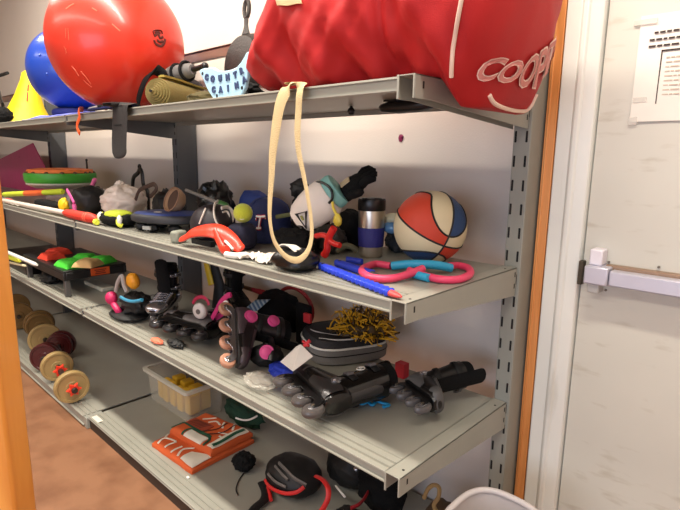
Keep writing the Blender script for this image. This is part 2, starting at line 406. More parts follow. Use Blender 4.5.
# foreground post
q = at_ = CAM+ray(15, 300)*.9
PW = .085; dirx = Vector((q.x-CAM.x, q.y-CAM.y, 0)).normalized()
m = MB(); c = Vector((q.x, q.y, 0)); rt = Vector((RT.x, RT.y, 0)).normalized()
ang = math.atan2(rt.y, rt.x)
m.M = Matrix.Translation(c) @ Matrix.Rotation(ang, 4, 'Z')
m.bb(-PW, 0, -.06, 0, 0, 2.95)
o = m.build('wooden_post', pine, None, world=False, bevel=.006)
for v in o.data.vertices: v.co -= c
o.location = c
tag(o, 'varnished orange pine post standing in the left foreground', 'post')
# ================================================================== TOP SHELF
red_rubber = mat('red_vinyl', (214, 52, 34), .32, var=.05, scale=6, coat=.15)
blue_rubber = mat('blue_vinyl', (22, 62, 160), .3, var=.05, scale=6, coat=.2)
def surf(c, R, px, py, lift=0.0):
    """point where the sight line through a pixel meets a sphere"""
    d = ray(px, py).normalized(); oc = CAM-Vector(c); b = oc.dot(d); k = oc.dot(oc)-R*R; h = b*b-k
    t = -b-math.sqrt(max(h, 0)); p = CAM+d*t
    n = (p-Vector(c)).normalized(); return Vector(c)+n*(R+lift), n
def exercise_ball(name, label, c, R, mt, seams=True):
    th = thing(name, label, 'exercise ball', (c.x, c.y, c.z-R))
    m = MB(); m.ball(c, R, 64, 44); b = m.build('ball_shell', mt, th, smooth=80)
    return th, b
c = ony(117, 41, .12); R = 64.5*depth(c)/FPX; c.z = Z1+.012+R
rb, shell = exercise_ball('exercise_ball', 'big red exercise ball on the top shelf in front of the blue one', c, R, red_rubber)
m = MB()
# printed curl emblem
ink = mat('emblem_ink', (84, 22, 14), .5, var=0)
def curve_on(pts, r):
    P = [surf(c, R, x, y, .0006)[0] for x, y in pts]; m.tube(spline(P, 5), r, 6, flat=(1, .35))
for pts in ([(154, 35), (153, 31), (157, 30), (161, 31), (162, 34)], [(154, 36), (158, 34), (160, 38), (163, 37)], [(154, 40), (156, 44), (161, 46), (164, 43), (165, 39)], [(157, 40), (160, 42), (163, 41)], [(155, 33), (158, 32), (160, 34)]):
    curve_on(pts, .005)
m.build('printed_emblem', ink, shell)
m = MB(); sc = mat('pale_scuff', (232, 112, 84), .5, var=.1)
for pts in ([(72, 66), (76, 71), (79, 76)], [(81, 71), (86, 77), (91, 84)], [(84, 80), (88, 84), (92, 87)], [(66, 28), (66, 38)], [(68, 28), (69, 40)], [(64, 46), (67, 53)], [(66, 48), (66, 54)], [(66, 9), (70, 6), (74, 4)], [(92, 8), (97, 11)], [(112, 24), (120, 31)]):
    curve_on(pts, .0022)
m.build('scuff_marks', sc, shell)
m = MB(); p, n = surf(c, R, 158, 38, .001)
# valve underneath the front
p = c+Vector((-.10, -.13, -1)).normalized()*R
m = MB(); m.ball(c+Vector((-.02, -.24, -.97)).normalized()*(R-.001), .010, 14, 10); m.build('valve_plug', mat('valve_orange', (222, 74, 34), .4), shell)
RED_C, RED_R = c.copy(), R
c = ony(71, 70, .215); R = 39.5*depth(c)/FPX; 
bb_, bshell = exercise_ball('exercise_ball', 'blue exercise ball on the top shelf half hidden behind the big red ball', c, R, blue_rubber)
m = MB()
for (x, y) in ((40, 55), (47, 74)):
    p, n = surf(c, R, x, y); m.ball(p-n*.004, .008, 12, 8)
m.build('bead', blue_rubber, bshell)
BLUE_B = c.z-R
# periwinkle cloth under the balls
peri = mat('periwinkle_cloth', (104, 112, 200), .85, var=.08, bump=.3, bscale=120)
p0 = ony(22, 117.6, .012); p1 = ony(83, 110, .012)
def cloth(u, v):
    x0 = p0.x-.06*v-.30*max(0, v-.3); x1 = p1.x+.16*v
    x = x0+(x1-x0)*u; y = .012+.36*v
    w = 1-abs(2*v-1)**4; e = min(1, u*8, (1-u)*8)
    h = .004+.012*e*min(1, v*9)+.008*noise.noise(Vector((x*9, y*14, 2)))*e
    return Vector((x, y, Z1+max(.003, h)))
m = MB()
def edge(t, lo, hi):
    s = max(0, min(1, (t-lo)/(hi-lo))); return s*s*(3-2*s)
G = 26; top = []; 
R_ = []
for i in range(G+1):
    u = i/G
    ring = []
    for j in range(13): v = j/12; q = cloth(u, v); ring.append(q)
    for j in range(12, -1, -1): v = j/12; q = cloth(u, v); ring.append(Vector((q.x, q.y, Z1+.0005)))
    R_.append(ring)
m.rings(R_); o = one(m, 'folded_cloth', peri, 'periwinkle blue folded cloth lying flat beneath the red and blue balls', 'cloth')
# support roll keeping the blue ball up
m = MB(); cz = max(.02, (BLUE_B-Z1-.012)/2)
m.torus((c.x, c.y, Z1+.020+cz), .085, cz, n=28, k=10)
one(m, 'ring_cushion', mat('navy_cloth_ring', (30, 40, 110), .8), 'dark blue ring cushion under the blue exercise ball', 'cushion')
# yellow sack
ys = mat('yellow_nylon', (240, 212, 20), .55, var=.06, bump=.25, bscale=30)
b0 = ony(24, 114, .235)
th = thing('yellow_sack', 'bright yellow sack with red print at the far left of the top shelf', 'sack', (b0.x, b0.y, Z1))
s = depth(b0)/FPX; m = MB(); prof = [(0, 1.0), (.06, 1.08), (.16, .95), (.35, .72), (.6, .50), (.85, .36), (1.0, .30), (1.04, .18)]
R_ = []
for h, r in prof:
    R_.append([Vector((b0.x+.02*h+math.cos(a)*r*27*s*(1+.08*noise.noise(Vector((math.cos(a)*2, math.sin(a)*2, h*4)))), b0.y+.05*h+math.sin(a)*r*22*s*(1+.1*noise.noise(Vector((math.cos(a)*2, math.sin(a)*2, h*4+9)))), Z1+.001+h*52*s)) for a in [2*PI*i/28 for i in range(28)]])
m.rings(R_); sk = m.build('sack_body', ys, th)
m = MB(); 
rp = mat('red_print', (210, 60, 50), .6)
for pts in ([(27, 84), (26, 88), (29, 90)], [(28, 92), (32, 93), (30, 96)], [(29, 97), (34, 96), (35, 100)], [(30, 100), (33, 98), (37, 98)], [(31, 94), (33, 99)]):
    P = [ony(x, y, b0.y-.02*s*0) for x, y in pts]
    Q = []
    for q in P:
        h = max(0, min(1, (q.z-Z1)/(52*s))); 
        r = 1.08
        for (h0, r0), (h1, r1) in zip(prof, prof[1:]):
            if h0 <= h <= h1: r = r0+(r1-r0)*(h-h0)/(h1-h0)
        ax = b0.x+.02*h; dx = (q.x-ax); rx = r*27*s; k = max(-.95, min(.95, dx/rx)); yy = b0.y+.05*h-math.sqrt(1-k*k)*r*22*s
        Q.append(Vector((ax+k*rx, yy-.004, q.z)))
    m.tube(spline(Q, 4), .006, 6, flat=(1, .5))
m.build('red_print', rp, sk)
# black gear at the far left
b = ony(4, 119, .05); m = MB(); s = depth(b)/FPX
m.blob((b.x, b.y, Z1+8*s), (13*s, .045, 8*s), .15, 3, 3, floor=Z1+.0005)
one(m, 'black_glove', blackf, 'black padded glove at the front left end of the top shelf', 'glove')
b = ony(-3, 112, .24); s = depth(b)/FPX
m = MB(); m.tube(spline([b+Vector((-.15, .0, .03)), ony(-2, 93, .22), ony(1, 100, .16), ony(3, 106, .12)], 6), .016, 8, flat=(1.5, .6))
m.bb(b.x-.20, b.x-.12, .17, .27, Z1+.0005, Z1+.10)
one(m, 'shin_pad', blackp, 'black shin pad with curved strap beside the yellow sack', 'pad')
b = ony(-6, 72, .30)
th = thing('badminton_racket', 'black racket whose handle tip shows at the left edge above the yellow sack', 'racket', (b.x-.3, .30, Z1))
m = MB(); e = ony(7.5, 73, .30); m.tube([(b.x-.22, .30, e.z-.005), (b.x-.1, .30, e.z), e], .012, 8); m.build('handle', blackr, th)
m = MB(); m.torus((b.x-.34, .30, Z1+.135), .125, .007, (0, 1, 0)); hd = m.build('head_frame', blackp, th)
m = MB()
for k in range(-4, 5):
    h = math.sqrt(.122**2-(k*.026)**2); m.cyl((b.x-.34+k*.026, .30, Z1+.135-h), (b.x-.34+k*.026, .30, Z1+.135+h), .0008, 5); m.cyl((b.x-.34-h, .30, Z1+.135+k*.026), (b.x-.34+h, .30, Z1+.135+k*.026), .0008, 5)
m.build('strings', whitep, hd)
m = MB(); m.cyl((b.x-.25, .30, Z1+.20), (b.x-.21, .30, e.z-.004), .008, 8); m.build('throat', blackp, th)
# orange strap hanging over the lip
org = mat('orange_webbing', (236, 96, 34), .7, var=.08, bump=.3, bscale=300)
P = [ony(83, 108.5, .03), ony(79.5, 108.7, .002), ony(78.5, 111, -.008), ony(79.5, 117, -.010), ony(77.2, 124, -.010), ony(77.5, 129, -.011), ony(79.8, 133.5, -.012)]
P[0].z = Z1+.020; P[1].z = Z1+.016
m = MB(); m.tube(spline(P, 6), [.011]*len(spline(P, 6)), 8, flat=(.22, 1), hint=(0, 1, 0.01)); one(m, 'orange_strap', org, 'orange strap hanging over the top shelf edge below the red ball', 'strap')
# black and blue belt lying on the front, and the wide strap hanging down
belt = mat('navy_webbing', (34, 40, 92), .8, var=.15, bump=.4, bscale=300)
th = thing('webbing_belt', 'black and navy webbing belt lying on the top shelf edge right of the red ball', 'belt', (ony(105, 106, .05).x, .05, Z1))
P = [Vector((ony(96, 107, .02).x, -.004, Z1+.007)), Vector((ony(101, 107, .02).x, -.002, Z1+.008)), Vector((ony(107, 105, .02).x, .006, Z1+.010)), Vector((ony(112, 104, .02).x, .016, Z1+.012)), Vector((ony(134, 100, .02).x, .020, Z1+.012))]
m = MB(); m.tube(spline(P, 6), .013, 10, flat=(.45, 1), hint=(0, 0, 1)); bl = m.build('belt_band', belt, th)
m = MB(); q = P[2]; m.box(q+Vector((-.008, .0, .006)), (.03, .026, .012), Matrix.Rotation(.3, 4, 'Z')); m.build('buckle', blackp, bl, bevel=.003)
m = MB(); m.tube(spline([P[0]+Vector((.0, -.004, .007)), P[1]+Vector((.0, -.005, .008)), P[2]+Vector((-.03, -.008, .008))], 4), .0025, 6); m.build('white_edging', whitep, bl)
m = MB(); P = [ony(124, 103, .03), ony(122.5, 103, .014), ony(121.2, 102, -.008), ony(120.3, 106, -.020), ony(119.5, 125, -.020), ony(119, 145, -.020), ony(119.5, 153, -.020), ony(120, 158.5, -.020)]
P[0].z = Z1+.012; P[1].z = Z1+.014; P[2].z = Z1+.013; P[2].y = -.010
S = spline(P, 6); w = []
for i, q in enumerate(S):
    t = i/(len(S)-1); w.append(.060 if t < .80 else max(.006, .060*math.sqrt(max(0, 1-((t-.80)/.205)**2))) )
m.tube(S, w, 12, flat=(.10, 1), hint=lambda p: Vector((0, -max(0, min(1, (Z1+.012-p.z)/.018))-.02, 1.02-max(0, min(1, (Z1+.012-p.z)/.018))))); th = thing('wide_strap', 'wide dark grey strap with rounded end hanging below the top shelf', 'strap', (P[3].x, -.014, P[-1].z))
st = m.build('strap_band', darkg, th)
m = MB(); m.tube([P[4]+Vector((-.03, -.006, 0)), P[4]+Vector((.03, -.006, 0))], .0015, 5); m.tube([P[3]+Vector((-.03, -.006, 0)), P[3]+Vector((.03, -.006, 0))], .0015, 5); m.build('stitching', blackf, st)
# dark duffel / pack behind
pk = mat('charcoal_nylon', (44, 44, 48), .75, var=.18, bump=.5, bscale=40)
b = ony(160, 88, .30); s = depth(b)/FPX
th = thing('charcoal_pack', 'charcoal nylon pack slumped behind the khaki roll on the top shelf', 'bag', (b.x, b.y, Z1))
m = MB(); m.blob((ony(176, 82, .42).x, .445, Z1+.092), (.18, .036, .088), .06, 2.5, 11, floor=Z1+.0005, sq=.8); pb = m.build('pack_body', pk, th)
m = MB(); on_ = lambda x, y: surf(RED_C, RED_R, x, y, .042)[0]
m.tube(spline([on_(135, 93), on_(137, 85), on_(141, 75), on_(147, 69), on_(154, 67), on_(160, 71), on_(164, 78)], 6), .022, 8, flat=(.28, 1), hint=(0.4, 1, 0.1)); m.build('shoulder_strap', blackf, pb)
# grey rolled tube on top
gt = mat('grey_roll_fabric', (100, 98, 96), .7, var=.15, bump=.3)
a = ony(172, 75.5, .215); e = ony(193, 69.5, .235)
th = thing('grey_umbrella', 'grey folded umbrella lying across the charcoal pack', 'umbrella', (a.x, a.y, a.z-.035))
ax = (e-a).normalized(); m = MB(); S = [a+(e-a)*t for t in (0, .04, .1, .35, .6, .9, 1)]
m.tube(S, [.016, .030, .034, .031, .030, .026, .018], 14); um = m.build('canopy_folds', gt, th)
for t in (.3, .72): m = MB(); q = a+(e-a)*t; m.torus(q, .034, .006, ax, 20, 6); m.build('tie_band', blackf, um)
m = MB(); m.cyl(e, e+ax*.06, .010, 10); m.ball(e+ax*.065, .014, 12, 8); m.build('handle', blackp, um)
m = MB(); m.torus(a-ax*.002, .016, .006, ax, 16, 8); m.torus(a-ax*.001, .027, .005, ax, 18, 8); m.build('end_ring', mat('grey_ring', (130, 128, 124), .5), um)
# khaki roll with telescoped end
kh = mat('khaki_mat', (118, 104, 56), .8, var=.1, bump=.35, bscale=200)
a = ony(158, 89, .06); e = ony(204, 90.5, .37); s = depth(a)/FPX; rr = 13.5*s
a.z = Z1+.0015+rr*1.035; e.z = Z1+.0015+rr*1.035
th = thing('rolled_mat', 'khaki rolled mat with coned spiral end on the top shelf front', 'mat', (a.x, a.y, Z1)); ax = (e-a).normalized()
M = axes(a, (0, 0, 1), ax)
prof = []
k = 7
for i in range(k):
    r = rr*(.13+.87*i/(k-1)); z = -.042+.042*i/(k-1)
    prof += [(r, z-.004), (r+rr*.03, z+.004)]
L = (e-a).length; prof += [(rr*1.03, .01), (rr, L*.5), (rr*.96, L), (rr*.5, L+.004)]
m = MB(); m.lathe([(rr*.05, -.048)]+prof, 32, M); rm = m.build('roll', kh, th, smooth=25)
m = MB(); m.cyl(a-ax*.052, a-ax*.046, rr*.10, 12); m.build('core_hole', slotm, rm)
olive = mat('olive_flap', (158, 138, 60), .75, var=.1, bump=.3)
m = MB(); f0 = ony(163, 82, .10); f1 = ony(207, 92, .19)
f0 = a+(e-a)*.05; f1 = e.copy()
def flap(u, v):
    q = f0+(f1-f0)*u; w = .5+.5*u; top = a.z+rr*1.035+.0045; return Vector((q.x-.012+.040*v, q.y, top+.004*math.sin(PI*v)*w+.002*math.sin(u*6)+.002))
m.slab(flap, 14, 8, .007); th = one(m, 'olive_flap', olive, 'olive yellow folded canvas flap lying along the khaki roll', 'canvas')
m = MB(); m.blob((ony(190, 92, .22).x+.155, .22, Z1+.030), (.045, .10, .030), .15, 3, 8, floor=Z1+.0005)
one(m, 'folded_tarp', mat('dark_olive', (74, 66, 34), .85, var=.2, bump=.4), 'dark olive tarp bundle stuffed behind the khaki roll', 'tarp')
# frying pan
iron = mat('cast_iron', (50, 45, 42), .55, .25, var=.15, bump=.25, bscale=150)
pcx = ony(242, 64, .455); R = 31*depth(pcx)/FPX; PB = pcx.z-R
top = ony(238, 3, .50)
th = thing('frying_pan', 'black cast iron frying pan leaning upright on the wall behind the pale blue plate', 'pan', (pcx.x, .45, PB))
lean = math.radians(6)
Mx = Matrix.Translation((pcx.x, .455, PB+.002)) @ Matrix.Rotation(math.radians(-3), 4, 'Y') @ Matrix.Rotation(-lean, 4, 'X') @ Matrix.Translation((0, 0, R)) @ Matrix.Rotation(PI/2, 4, 'X')
m = MB(); m.lathe([(.001, -.022), (R*.82, -.022), (R*.86, -.02), (R*.985, .014), (R, .018), (R*.97, .019), (R*.84, -.010), (R*.8, -.014), (.001, -.014)], 48, Mx @ Matrix.Rotation(PI, 4, 'X'), cap=(True, True)); dish = m.build('pan_dish', iron, th, smooth=30)
m = MB(); m2 = MB(); m2.bb(pcx.x-.12, pcx.x+.12, .40, .50, Z1+.0006, PB-.004); o = m2.build('black_case', blackp, None, bevel=.006); tag(o, 'black flat case that the frying pan stands on', 'case'); hl = (top.z-(pcx.z+R))
S = [Mx @ Vector((0, y, -.006)) for y in (R*.94, R+.015, R+hl*.25, R+hl*.5)]
m.tube(S, [.026, .016, .012, .014], 10, flat=(1, .45), hint=Mx.to_3x3() @ Vector((1, 0, 0)))
E_ = [Mx @ Vector((math.sin(t)*.016, R+hl*.74-math.cos(t)*hl*.27, -.006)) for t in [2*PI*i/22 for i in range(22)]]
m.tube(E_, .0085, 8, True); m.build('handle', iron, th)
# pale blue plate with lettering
sb = mat('pale_blue_plastic', (166, 204, 226), .35, var=.02)
yq = .085
OUT = [(199, 71.6), (200, 69.4), (203, 68.3), (212.6, 67.3), (217.5, 70.2), (222, 71), (227, 70.5), (232, 69.2), (236.7, 66.8), (240.6, 62.5), (244.2, 56.5), (246, 52.6), (249, 51), (249, 55), (248.2, 64), (247.4, 76), (246, 82), (245, 87.5), (241.5, 94.2), (239.5, 99), (217, 102.5), (213, 98.5), (207.8, 90.8), (202.4, 78.4)]
PT = []
for x, y in OUT:
    q = ony(x, y, yq); q.z = max(q.z, Z1+.001); PT.append(q)
zlow = min(q.z for q in PT)
th = thing('sign_plate', 'pale blue plastic plate with dark lettering standing before the frying pan', 'sign', (ony(225, 85, yq).x, yq, Z1))
m = MB(); m.prism(PT, (0, .012, 0)); pl = m.build('plate', sb, th, bevel=.003)
m = MB(); ln = mat('navy_lettering', (44, 58, 96), .5, var=0)
def letters(txt, cs, hpx):
    for ch, (x, y, rot) in zip(txt, cs):
        q = ony(x, y, yq); hgt = hpx*depth(q)/FPX
        vs, fs = text_mesh(ch, hgt*1.38, .003, .0022); cx = (max(v.x for v in vs)+min(v.x for v in vs))/2
        M = Matrix.Translation((q.x, yq-.0012, q.z)) @ Matrix.Rotation(rot, 4, 'Y') @ Matrix.Rotation(PI/2, 4, 'X') @ Matrix.Translation((-cx, -hgt/2, 0))
        m.add([M @ v for v in vs], fs)
letters('COUNTR', [(207, 77.2, .1), (213, 78.8, .0), (220.5, 78.2, -.05), (228, 77, -.1), (235.5, 74.8, -.2), (242, 70.4, -.3)], 5.6)
letters('CAINA', [(214, 89.6, .0), (221, 89.4, 0), (228.4, 88.2, -.05), (237, 85.2, -.15), (244.5, 79.6, -.3)], 5.6)
m.build('lettering', ln, pl)
m = MB()
for x, y in ((202.6, 73.6), (217, 95.8), (242, 87.8)):
    q = ony(x, y, yq); m.cyl((q.x, yq-.0008, q.z), (q.x, yq+.002, q.z), .0052, 12)
m.build('rivet_hole', slotm, pl)
# black bundle between the plate and the red bag
m = MB(); q = ony(243, 92, .22); m.blob((q.x+.02, .20, Z1+.038), (.085, .06, .038), .2, 3, 6, floor=Z1+.0005); one(m, 'black_bundle', blackf, 'black cloth bundle tucked between the blue plate and the red bag', 'cloth')

# ------------------------------------------------------------------ red duffel bag
rc = mat('red_canvas', (172, 27, 28), .62, var=.14, scale=5, bump=.12, bscale=500, sheen=0, spec=.3)
creamw = mat('cream_webbing', (200, 178, 132), .75, var=.06, bump=.4, bscale=350)
pip = mat('white_piping', (226, 196, 176), .55, var=.05)
XL, XR = ony(247, 70, .17).x+.03, ony(557, 40, .17).x-.040
bag = thing('duffel_bag', 'large red canvas duffel bag with white block lettering hanging over the shelf end', 'bag', ((XL+XR)/2, .19, Z1))
def bag_pt(s, a):
    """s along the bag 0..1, a around"""
    s = min(max(s, .001), .999); x = XL+(XR-XL)*s
    e0 = min(1, s/.42); e1 = min(1, (1-s)/.11)
    eL = 1-(1-e0)**1.75; endf = (1-(1-e1)**2.2)**.42
    ry = .205*endf*eL**.55; rz = .232*endf*eL**1.0*(.94+.1*math.sin(s*3.0))
    ca, sa = math.cos(a), math.sin(a)
    q = Vector((0, math.copysign(abs(ca)**.85, ca)*ry, math.copysign(abs(sa)**.85, sa)*rz))
    # folds: long diagonal creases sagging between the ends
    n = noise.noise(Vector((s*7+ca*.8, ca*1.6, sa*1.6)))*.020 + noise.noise(Vector((s*16+sa*2.2, ca*2.5, 4)))*.017+abs(noise.noise(Vector((s*11-sa*3, ca*1.5+sa, 8))))*.020-.006
    n += .016*math.sin(s*34+sa*3.2+2*noise.noise(Vector((s*3, sa, 1))))*max(0, -sa+.35)*.7*min(1, (1-s)*4)
    n -= .014*math.exp(-((s-.70)/.012)**2)
    q *= 1+n/.21
    q += Vector((x, .192, Z1+.215*(.38+.62*min(1, s/.36)**.8)))
    q.x += .85*max(0, q.z-Z1-.09)*max(0, 1-s/.42)
    lo = Z1+.003
    if x > .006:      # droops past the shelf end
        d = (x-.006)/(XR-.006); k = min(1, d*3.2)*min(1, max(.15, e1*1.6)); lo = Z1+.003-.062*k*(1 if sa < 0 else 0)
        if sa < 0: q.z -= .085*k*(-sa)
    if q.z < lo: q.z = lo
    return q
m = MB(); NS, NA = 120, 72
m.rings([[bag_pt(i/NS*.998+.001, 2*PI*j/NA) for j in range(NA)] for i in range(NS+1)], True)
bd = m.build('bag_body', rc, bag, smooth=70)
def bag_hit(px, py, lift=.002):
    """nearest point of the bag's skin on the sight line through a pixel"""
    best = None; d = ray(px, py).normalized()
    for i in range(61):
        for j in range(0, 72):
            a = 2*PI*j/72; p = bag_pt(i/60*.998+.001, a); v = p-CAM; t = v.dot(d); e = (v-d*t).length
            k = e*6+t if e < .03 else 10+e*100
            if best is None or k < best[0]: best = (k, i/60*.998+.001, a)
    _, s, a = best
    st, sa = .01, .05
    def err(s, a):
        v = bag_pt(s, a)-CAM; t = v.dot(d); return (v-d*t).length
    for it in range(40):
        c = [(err(s+ds, a+da), s+ds, a+da) for ds in (-st, 0, st) for da in (-sa, 0, sa)]
        b = min(c)
        if b[1] == s and b[2] == a: st /= 2; sa /= 2
        s, a = min(max(b[1], .001), .999), b[2]
    p = bag_pt(s, a); n = (bag_pt(s+.004, a)-bag_pt(s-.004, a)).cross(bag_pt(s, a+.02)-bag_pt(s, a-.02)).normalized()
    if n.dot(p-CAM) > 0: n = -n
    return p+n*lift, n
P = [bag_hit(x, y, .002)[0] for x, y in ((462, -6), (461, 2), (458, 18), (455, 35), (453, 50), (452, 64), (451.5, 77))]
m = MB(); m.tube(spline(P, 5), .0042, 8); m.build('piping', pip, bd)
P = [bag_hit(x, y, .001)[0] for x, y in ((489, 95), (492, 101), (497, 105), (505, 108), (515, 110.3), (525, 110.5), (535, 108), (543, 104), (549, 98))]
m = MB(); m.tube(spline(P, 5), .0045, 8); m.build('piping', pip, bd)
# lettering: slanted outlined capitals wrapping round the end
lw = mat('letter_cream', (240, 206, 190), .6, var=.03); li = mat('letter_fill', (204, 128, 118), .65, var=.12, scale=30)
quads = {'C': [(473.5, 79.5), (490, 79.3), (506.5, 58), (484, 58.5)], 'O': [(492, 80.5), (513, 82), (524, 60), (506, 62)], 'Q': [(514, 84.5), (527, 87), (539, 53), (527, 57)], 'P': [(531, 86), (539.5, 87), (546, 46), (538.5, 52)], 'E': [(541, 76), (545.8, 71), (552, 40), (546.5, 45)], 'R': [(547.5, 71.5), (551, 66), (557.2, 32), (552.3, 39)]}
m = MB(); m2 = MB()
for key, qd in quads.items():
    vs, fs = text_mesh('O' if key == 'Q' else key, 1, .0, .0)
    xa, xb = min(v.x for v in vs), max(v.x for v in vs); ya, yb = min(v.y for v in vs), max(v.y for v in vs)
    cu = bpy.data.curves.new('t', 'FONT'); 
    for bold, lift, tgt in ((.045, .0018, m), (.012, .0034, m2)):
        vs, fs = text_mesh('O' if key == 'Q' else key, 1, 0, bold)
        out = []
        for v in vs:
            u = (v.x-xa)/(xb-xa); w = (v.y-ya)/(yb-ya)
            b_ = Vector(qd[0]).lerp(Vector(qd[1]), u); t_ = Vector(qd[3]).lerp(Vector(qd[2]), u); q = b_.lerp(t_, w)
            out.append((q.x, q.y))
        # warp pixels to skin by bilinear corner hits on a coarse lattice
        key2 = key
        if bold == .045:
            lat = {}
            NU, NW = 3, 3
            for iu in range(-1, NU+2):
                for iw in range(-1, NW+2):
                    u = iu/NU; w = iw/NW
                    b_ = Vector(qd[0]).lerp(Vector(qd[1]), u); t_ = Vector(qd[3]).lerp(Vector(qd[2]), u); q = b_.lerp(t_, w)
                    lat[(iu, iw)] = bag_hit(min(q.x, 557.5), q.y, 0)
        pts = []
        for v in vs:
            u = (v.x-xa)/(xb-xa)*NU; w = (v.y-ya)/(yb-ya)*NW
            iu = int(max(-1, min(NU, math.floor(u)))); iw = int(max(-1, min(NW, math.floor(w)))); fu = u-iu; fw_ = w-iw
            A, B, C_, D_ = lat[(iu, iw)], lat[(iu+1, iw)], lat[(iu, iw+1)], lat[(iu+1, iw+1)]
            p = (A[0]*(1-fu)+B[0]*fu)*(1-fw_)+(C_[0]*(1-fu)+D_[0]*fu)*fw_; nn = A[1]+B[1]+C_[1]+D_[1]; nn.normalize()
            pts.append(p+nn*(lift+.0035))
        tgt.add(pts, fs)
m.build('lettering', lw, bd, smooth=None); m2.build('lettering_fill', li, bd, smooth=None)
# cream patch near the top left of the bag
def patch(u, v):
    x = 276+24*u+3*v; y = -5+10*v+2*math.sin(u*5)*.5; return bag_hit(x, y, .004)[0]
m = MB(); m.slab(patch, 5, 3, .004); m.build('cream_patch', creamw, bd)
# cream webbing loop hanging from under the bag
P = [ony(322, 86, .06), ony(308, 84.5, .02), ony(303, 86, -.010), ony(301.5, 95, -.018), ony(300, 112, -.019), ony(299, 130, -.020), ony(300, 150, -.021), ony(304.5, 172, -.022), ony(309, 195, -.024), ony(312.5, 218, -.026), ony(313, 238, -.03), ony(308, 253, -.035), ony(298, 260, -.038), ony(286, 255, -.036), ony(275.5, 240, -.03), ony(271.5, 220, -.027), ony(271.5, 200, -.024), ony(273, 178, -.022), ony(274, 155, -.021), ony(277.5, 128, -.020), ony(281.5, 105, -.019), ony(287, 92, -.016), ony(293, 86.5, -.006), ony(303, 85.3, .03), ony(316, 85, .07)]
for i in (0, 1, 23, 24): P[i] = Vector((P[i].x, min(P[i].y, -.002+.006*(i in (0, 24))), Z1+.0055+(.0035 if i > 5 else 0)))
P[2].z = max(P[2].z, Z1+.007); P[22].z = max(P[22].z, Z1+.010)
P[3].y -= .002
for q in P: q.y -= .005
W_ = [.011, .011, .010, .0098, .0098, .0095, .008, .0065, .0055, .0055, .0055, .006, .0065, .006, .006, .0062, .008, .010, .0125, .0155, .0165, .016, .014, .013, .012]
S = spline(P, 6); W2 = [W_[min(int(i/6), len(W_)-2)]*(1-(i % 6)/6)+W_[min(int(i/6)+1, len(W_)-1)]*((i % 6)/6) for i in range(len(S))]
def lip_hint(p):
    k = max(0, min(1, (Z1+.004-p.z)/.012)); return Vector((-.12*k, -k-.02, 1.02-k))
m = MB(); m.tube(S, [w*1.3 for w in W2], 8, flat=(.14, 1), hint=lip_hint); one(m, 'webbing_loop', creamw, 'long cream webbing strap looping down from under the red bag', 'strap')
# dark clip under the top shelf
m = MB(); q = ony(405, 119, .30); m.blob((q.x, .30, Z1-.026), (.085, .03, .0165), .1, 2, 3, sq=.8, n=24, k=14)
m.bb(q.x-.06, q.x+.06, .28, .32, Z1-.012, Z1-.0065); one(m, 'shelf_clip', blackp, 'black rounded clip hanging under the right end of the top shelf', 'clip')
m = MB(); q = ony(351, 122, .36); m.ball((q.x, .36, Z1-.022), .012, 12, 8); m.cyl((q.x, .36, Z1-.02), (q.x, .36, Z1-.0065), .005, 8); one(m, 'shelf_bolt', blackp, 'small black bolt knob under the top shelf left of the black clip', 'bolt')
# ================================================================== SECOND SHELF
def soft(name, m_, label, cat, c, r, amp=.15, freq=3, seed=0, z=Z2, rz=0, sq=.9, n=32, k=22, tilt=0):
    m = MB(); M = Matrix.Rotation(rz, 3, 'Z') @ Matrix.Rotation(tilt, 3, 'Y')
    m.blob((c[0], c[1], z+r[2]*.97), r, amp, freq, seed, M=M, floor=z+.0006, sq=sq, n=n, k=k)
    return one(m, name, m_, label, cat)
limef = mat('lime_fabric', (178, 190, 40), .75, var=.1, bump=.3)
# magenta board at the far left
th = thing('magenta_board', 'dark magenta board leaning at the far left behind the green dish', 'board', ony(25, 185, .42))
Q = [ony(-8, 190, .42), ony(-4, 161, .42), ony(32.5, 143, .42), ony(52, 182, .42)]
dz = Z2+.002-min(q.z for q in Q)
for q in Q:
    if q.z < Z2+.002: q.z = Z2+.002
Q[0].z = Z2+.002; Q[3] = Q[3]+(Q[3]-Q[2])*((Q[3].z-Z2-.002)/max(.01, (Q[2].z-Q[3].z))); Q[3].z = Z2+.002
m = MB(); m.prism(Q, (0, .006, .0)); mg = mat('magenta_card', (170, 36, 98), .5, var=.06); bdm = m.build('panel', mg, th)
m = MB(); q = ony(19, 157, .4185); m.bb(q.x-.004, q.x+.004, .4185, .4215, q.z-.004, q.z+.004); q = ony(24, 176, .4185); m.bb(q.x-.02, q.x+.02, .4185, .4215, q.z-.008, q.z+.008); m.build('dark_mark', mat('board_mark', (110, 24, 64), .6), bdm)
# low clear tub holding bits under the green dish
tub = mat('clear_tub', (216, 206, 200), .25, var=.03, alpha=.45)
a = ony(14, 209, .10); 
tx0, tx1, ty0, ty1, tz = -2.66, -2.18, .15, .42, .085
th = thing('clear_tub', 'low clear plastic tub of odds and ends under the green dish', 'tub', ((tx0+tx1)/2, (ty0+ty1)/2, Z2))
m = MB(); t = .003
m.bb(tx0, tx1, ty0, ty1, Z2+.0008, Z2+.004); m.bb(tx0, tx1, ty0, ty0+t, Z2+.004, Z2+tz); m.bb(tx0, tx1, ty1-t, ty1, Z2+.004, Z2+tz); m.bb(tx0, tx0+t, ty0+t, ty1-t, Z2+.004, Z2+tz); m.bb(tx1-t, tx1, ty0+t, ty1-t, Z2+.004, Z2+tz)
tb = m.build('tub_walls', tub, th)
m = MB(); m.tube([(tx0, ty0, Z2+tz), (tx1, ty0, Z2+tz), (tx1, ty1, Z2+tz), (tx0, ty1, Z2+tz)], .005, 8, True); m.build('rim', tub, tb)
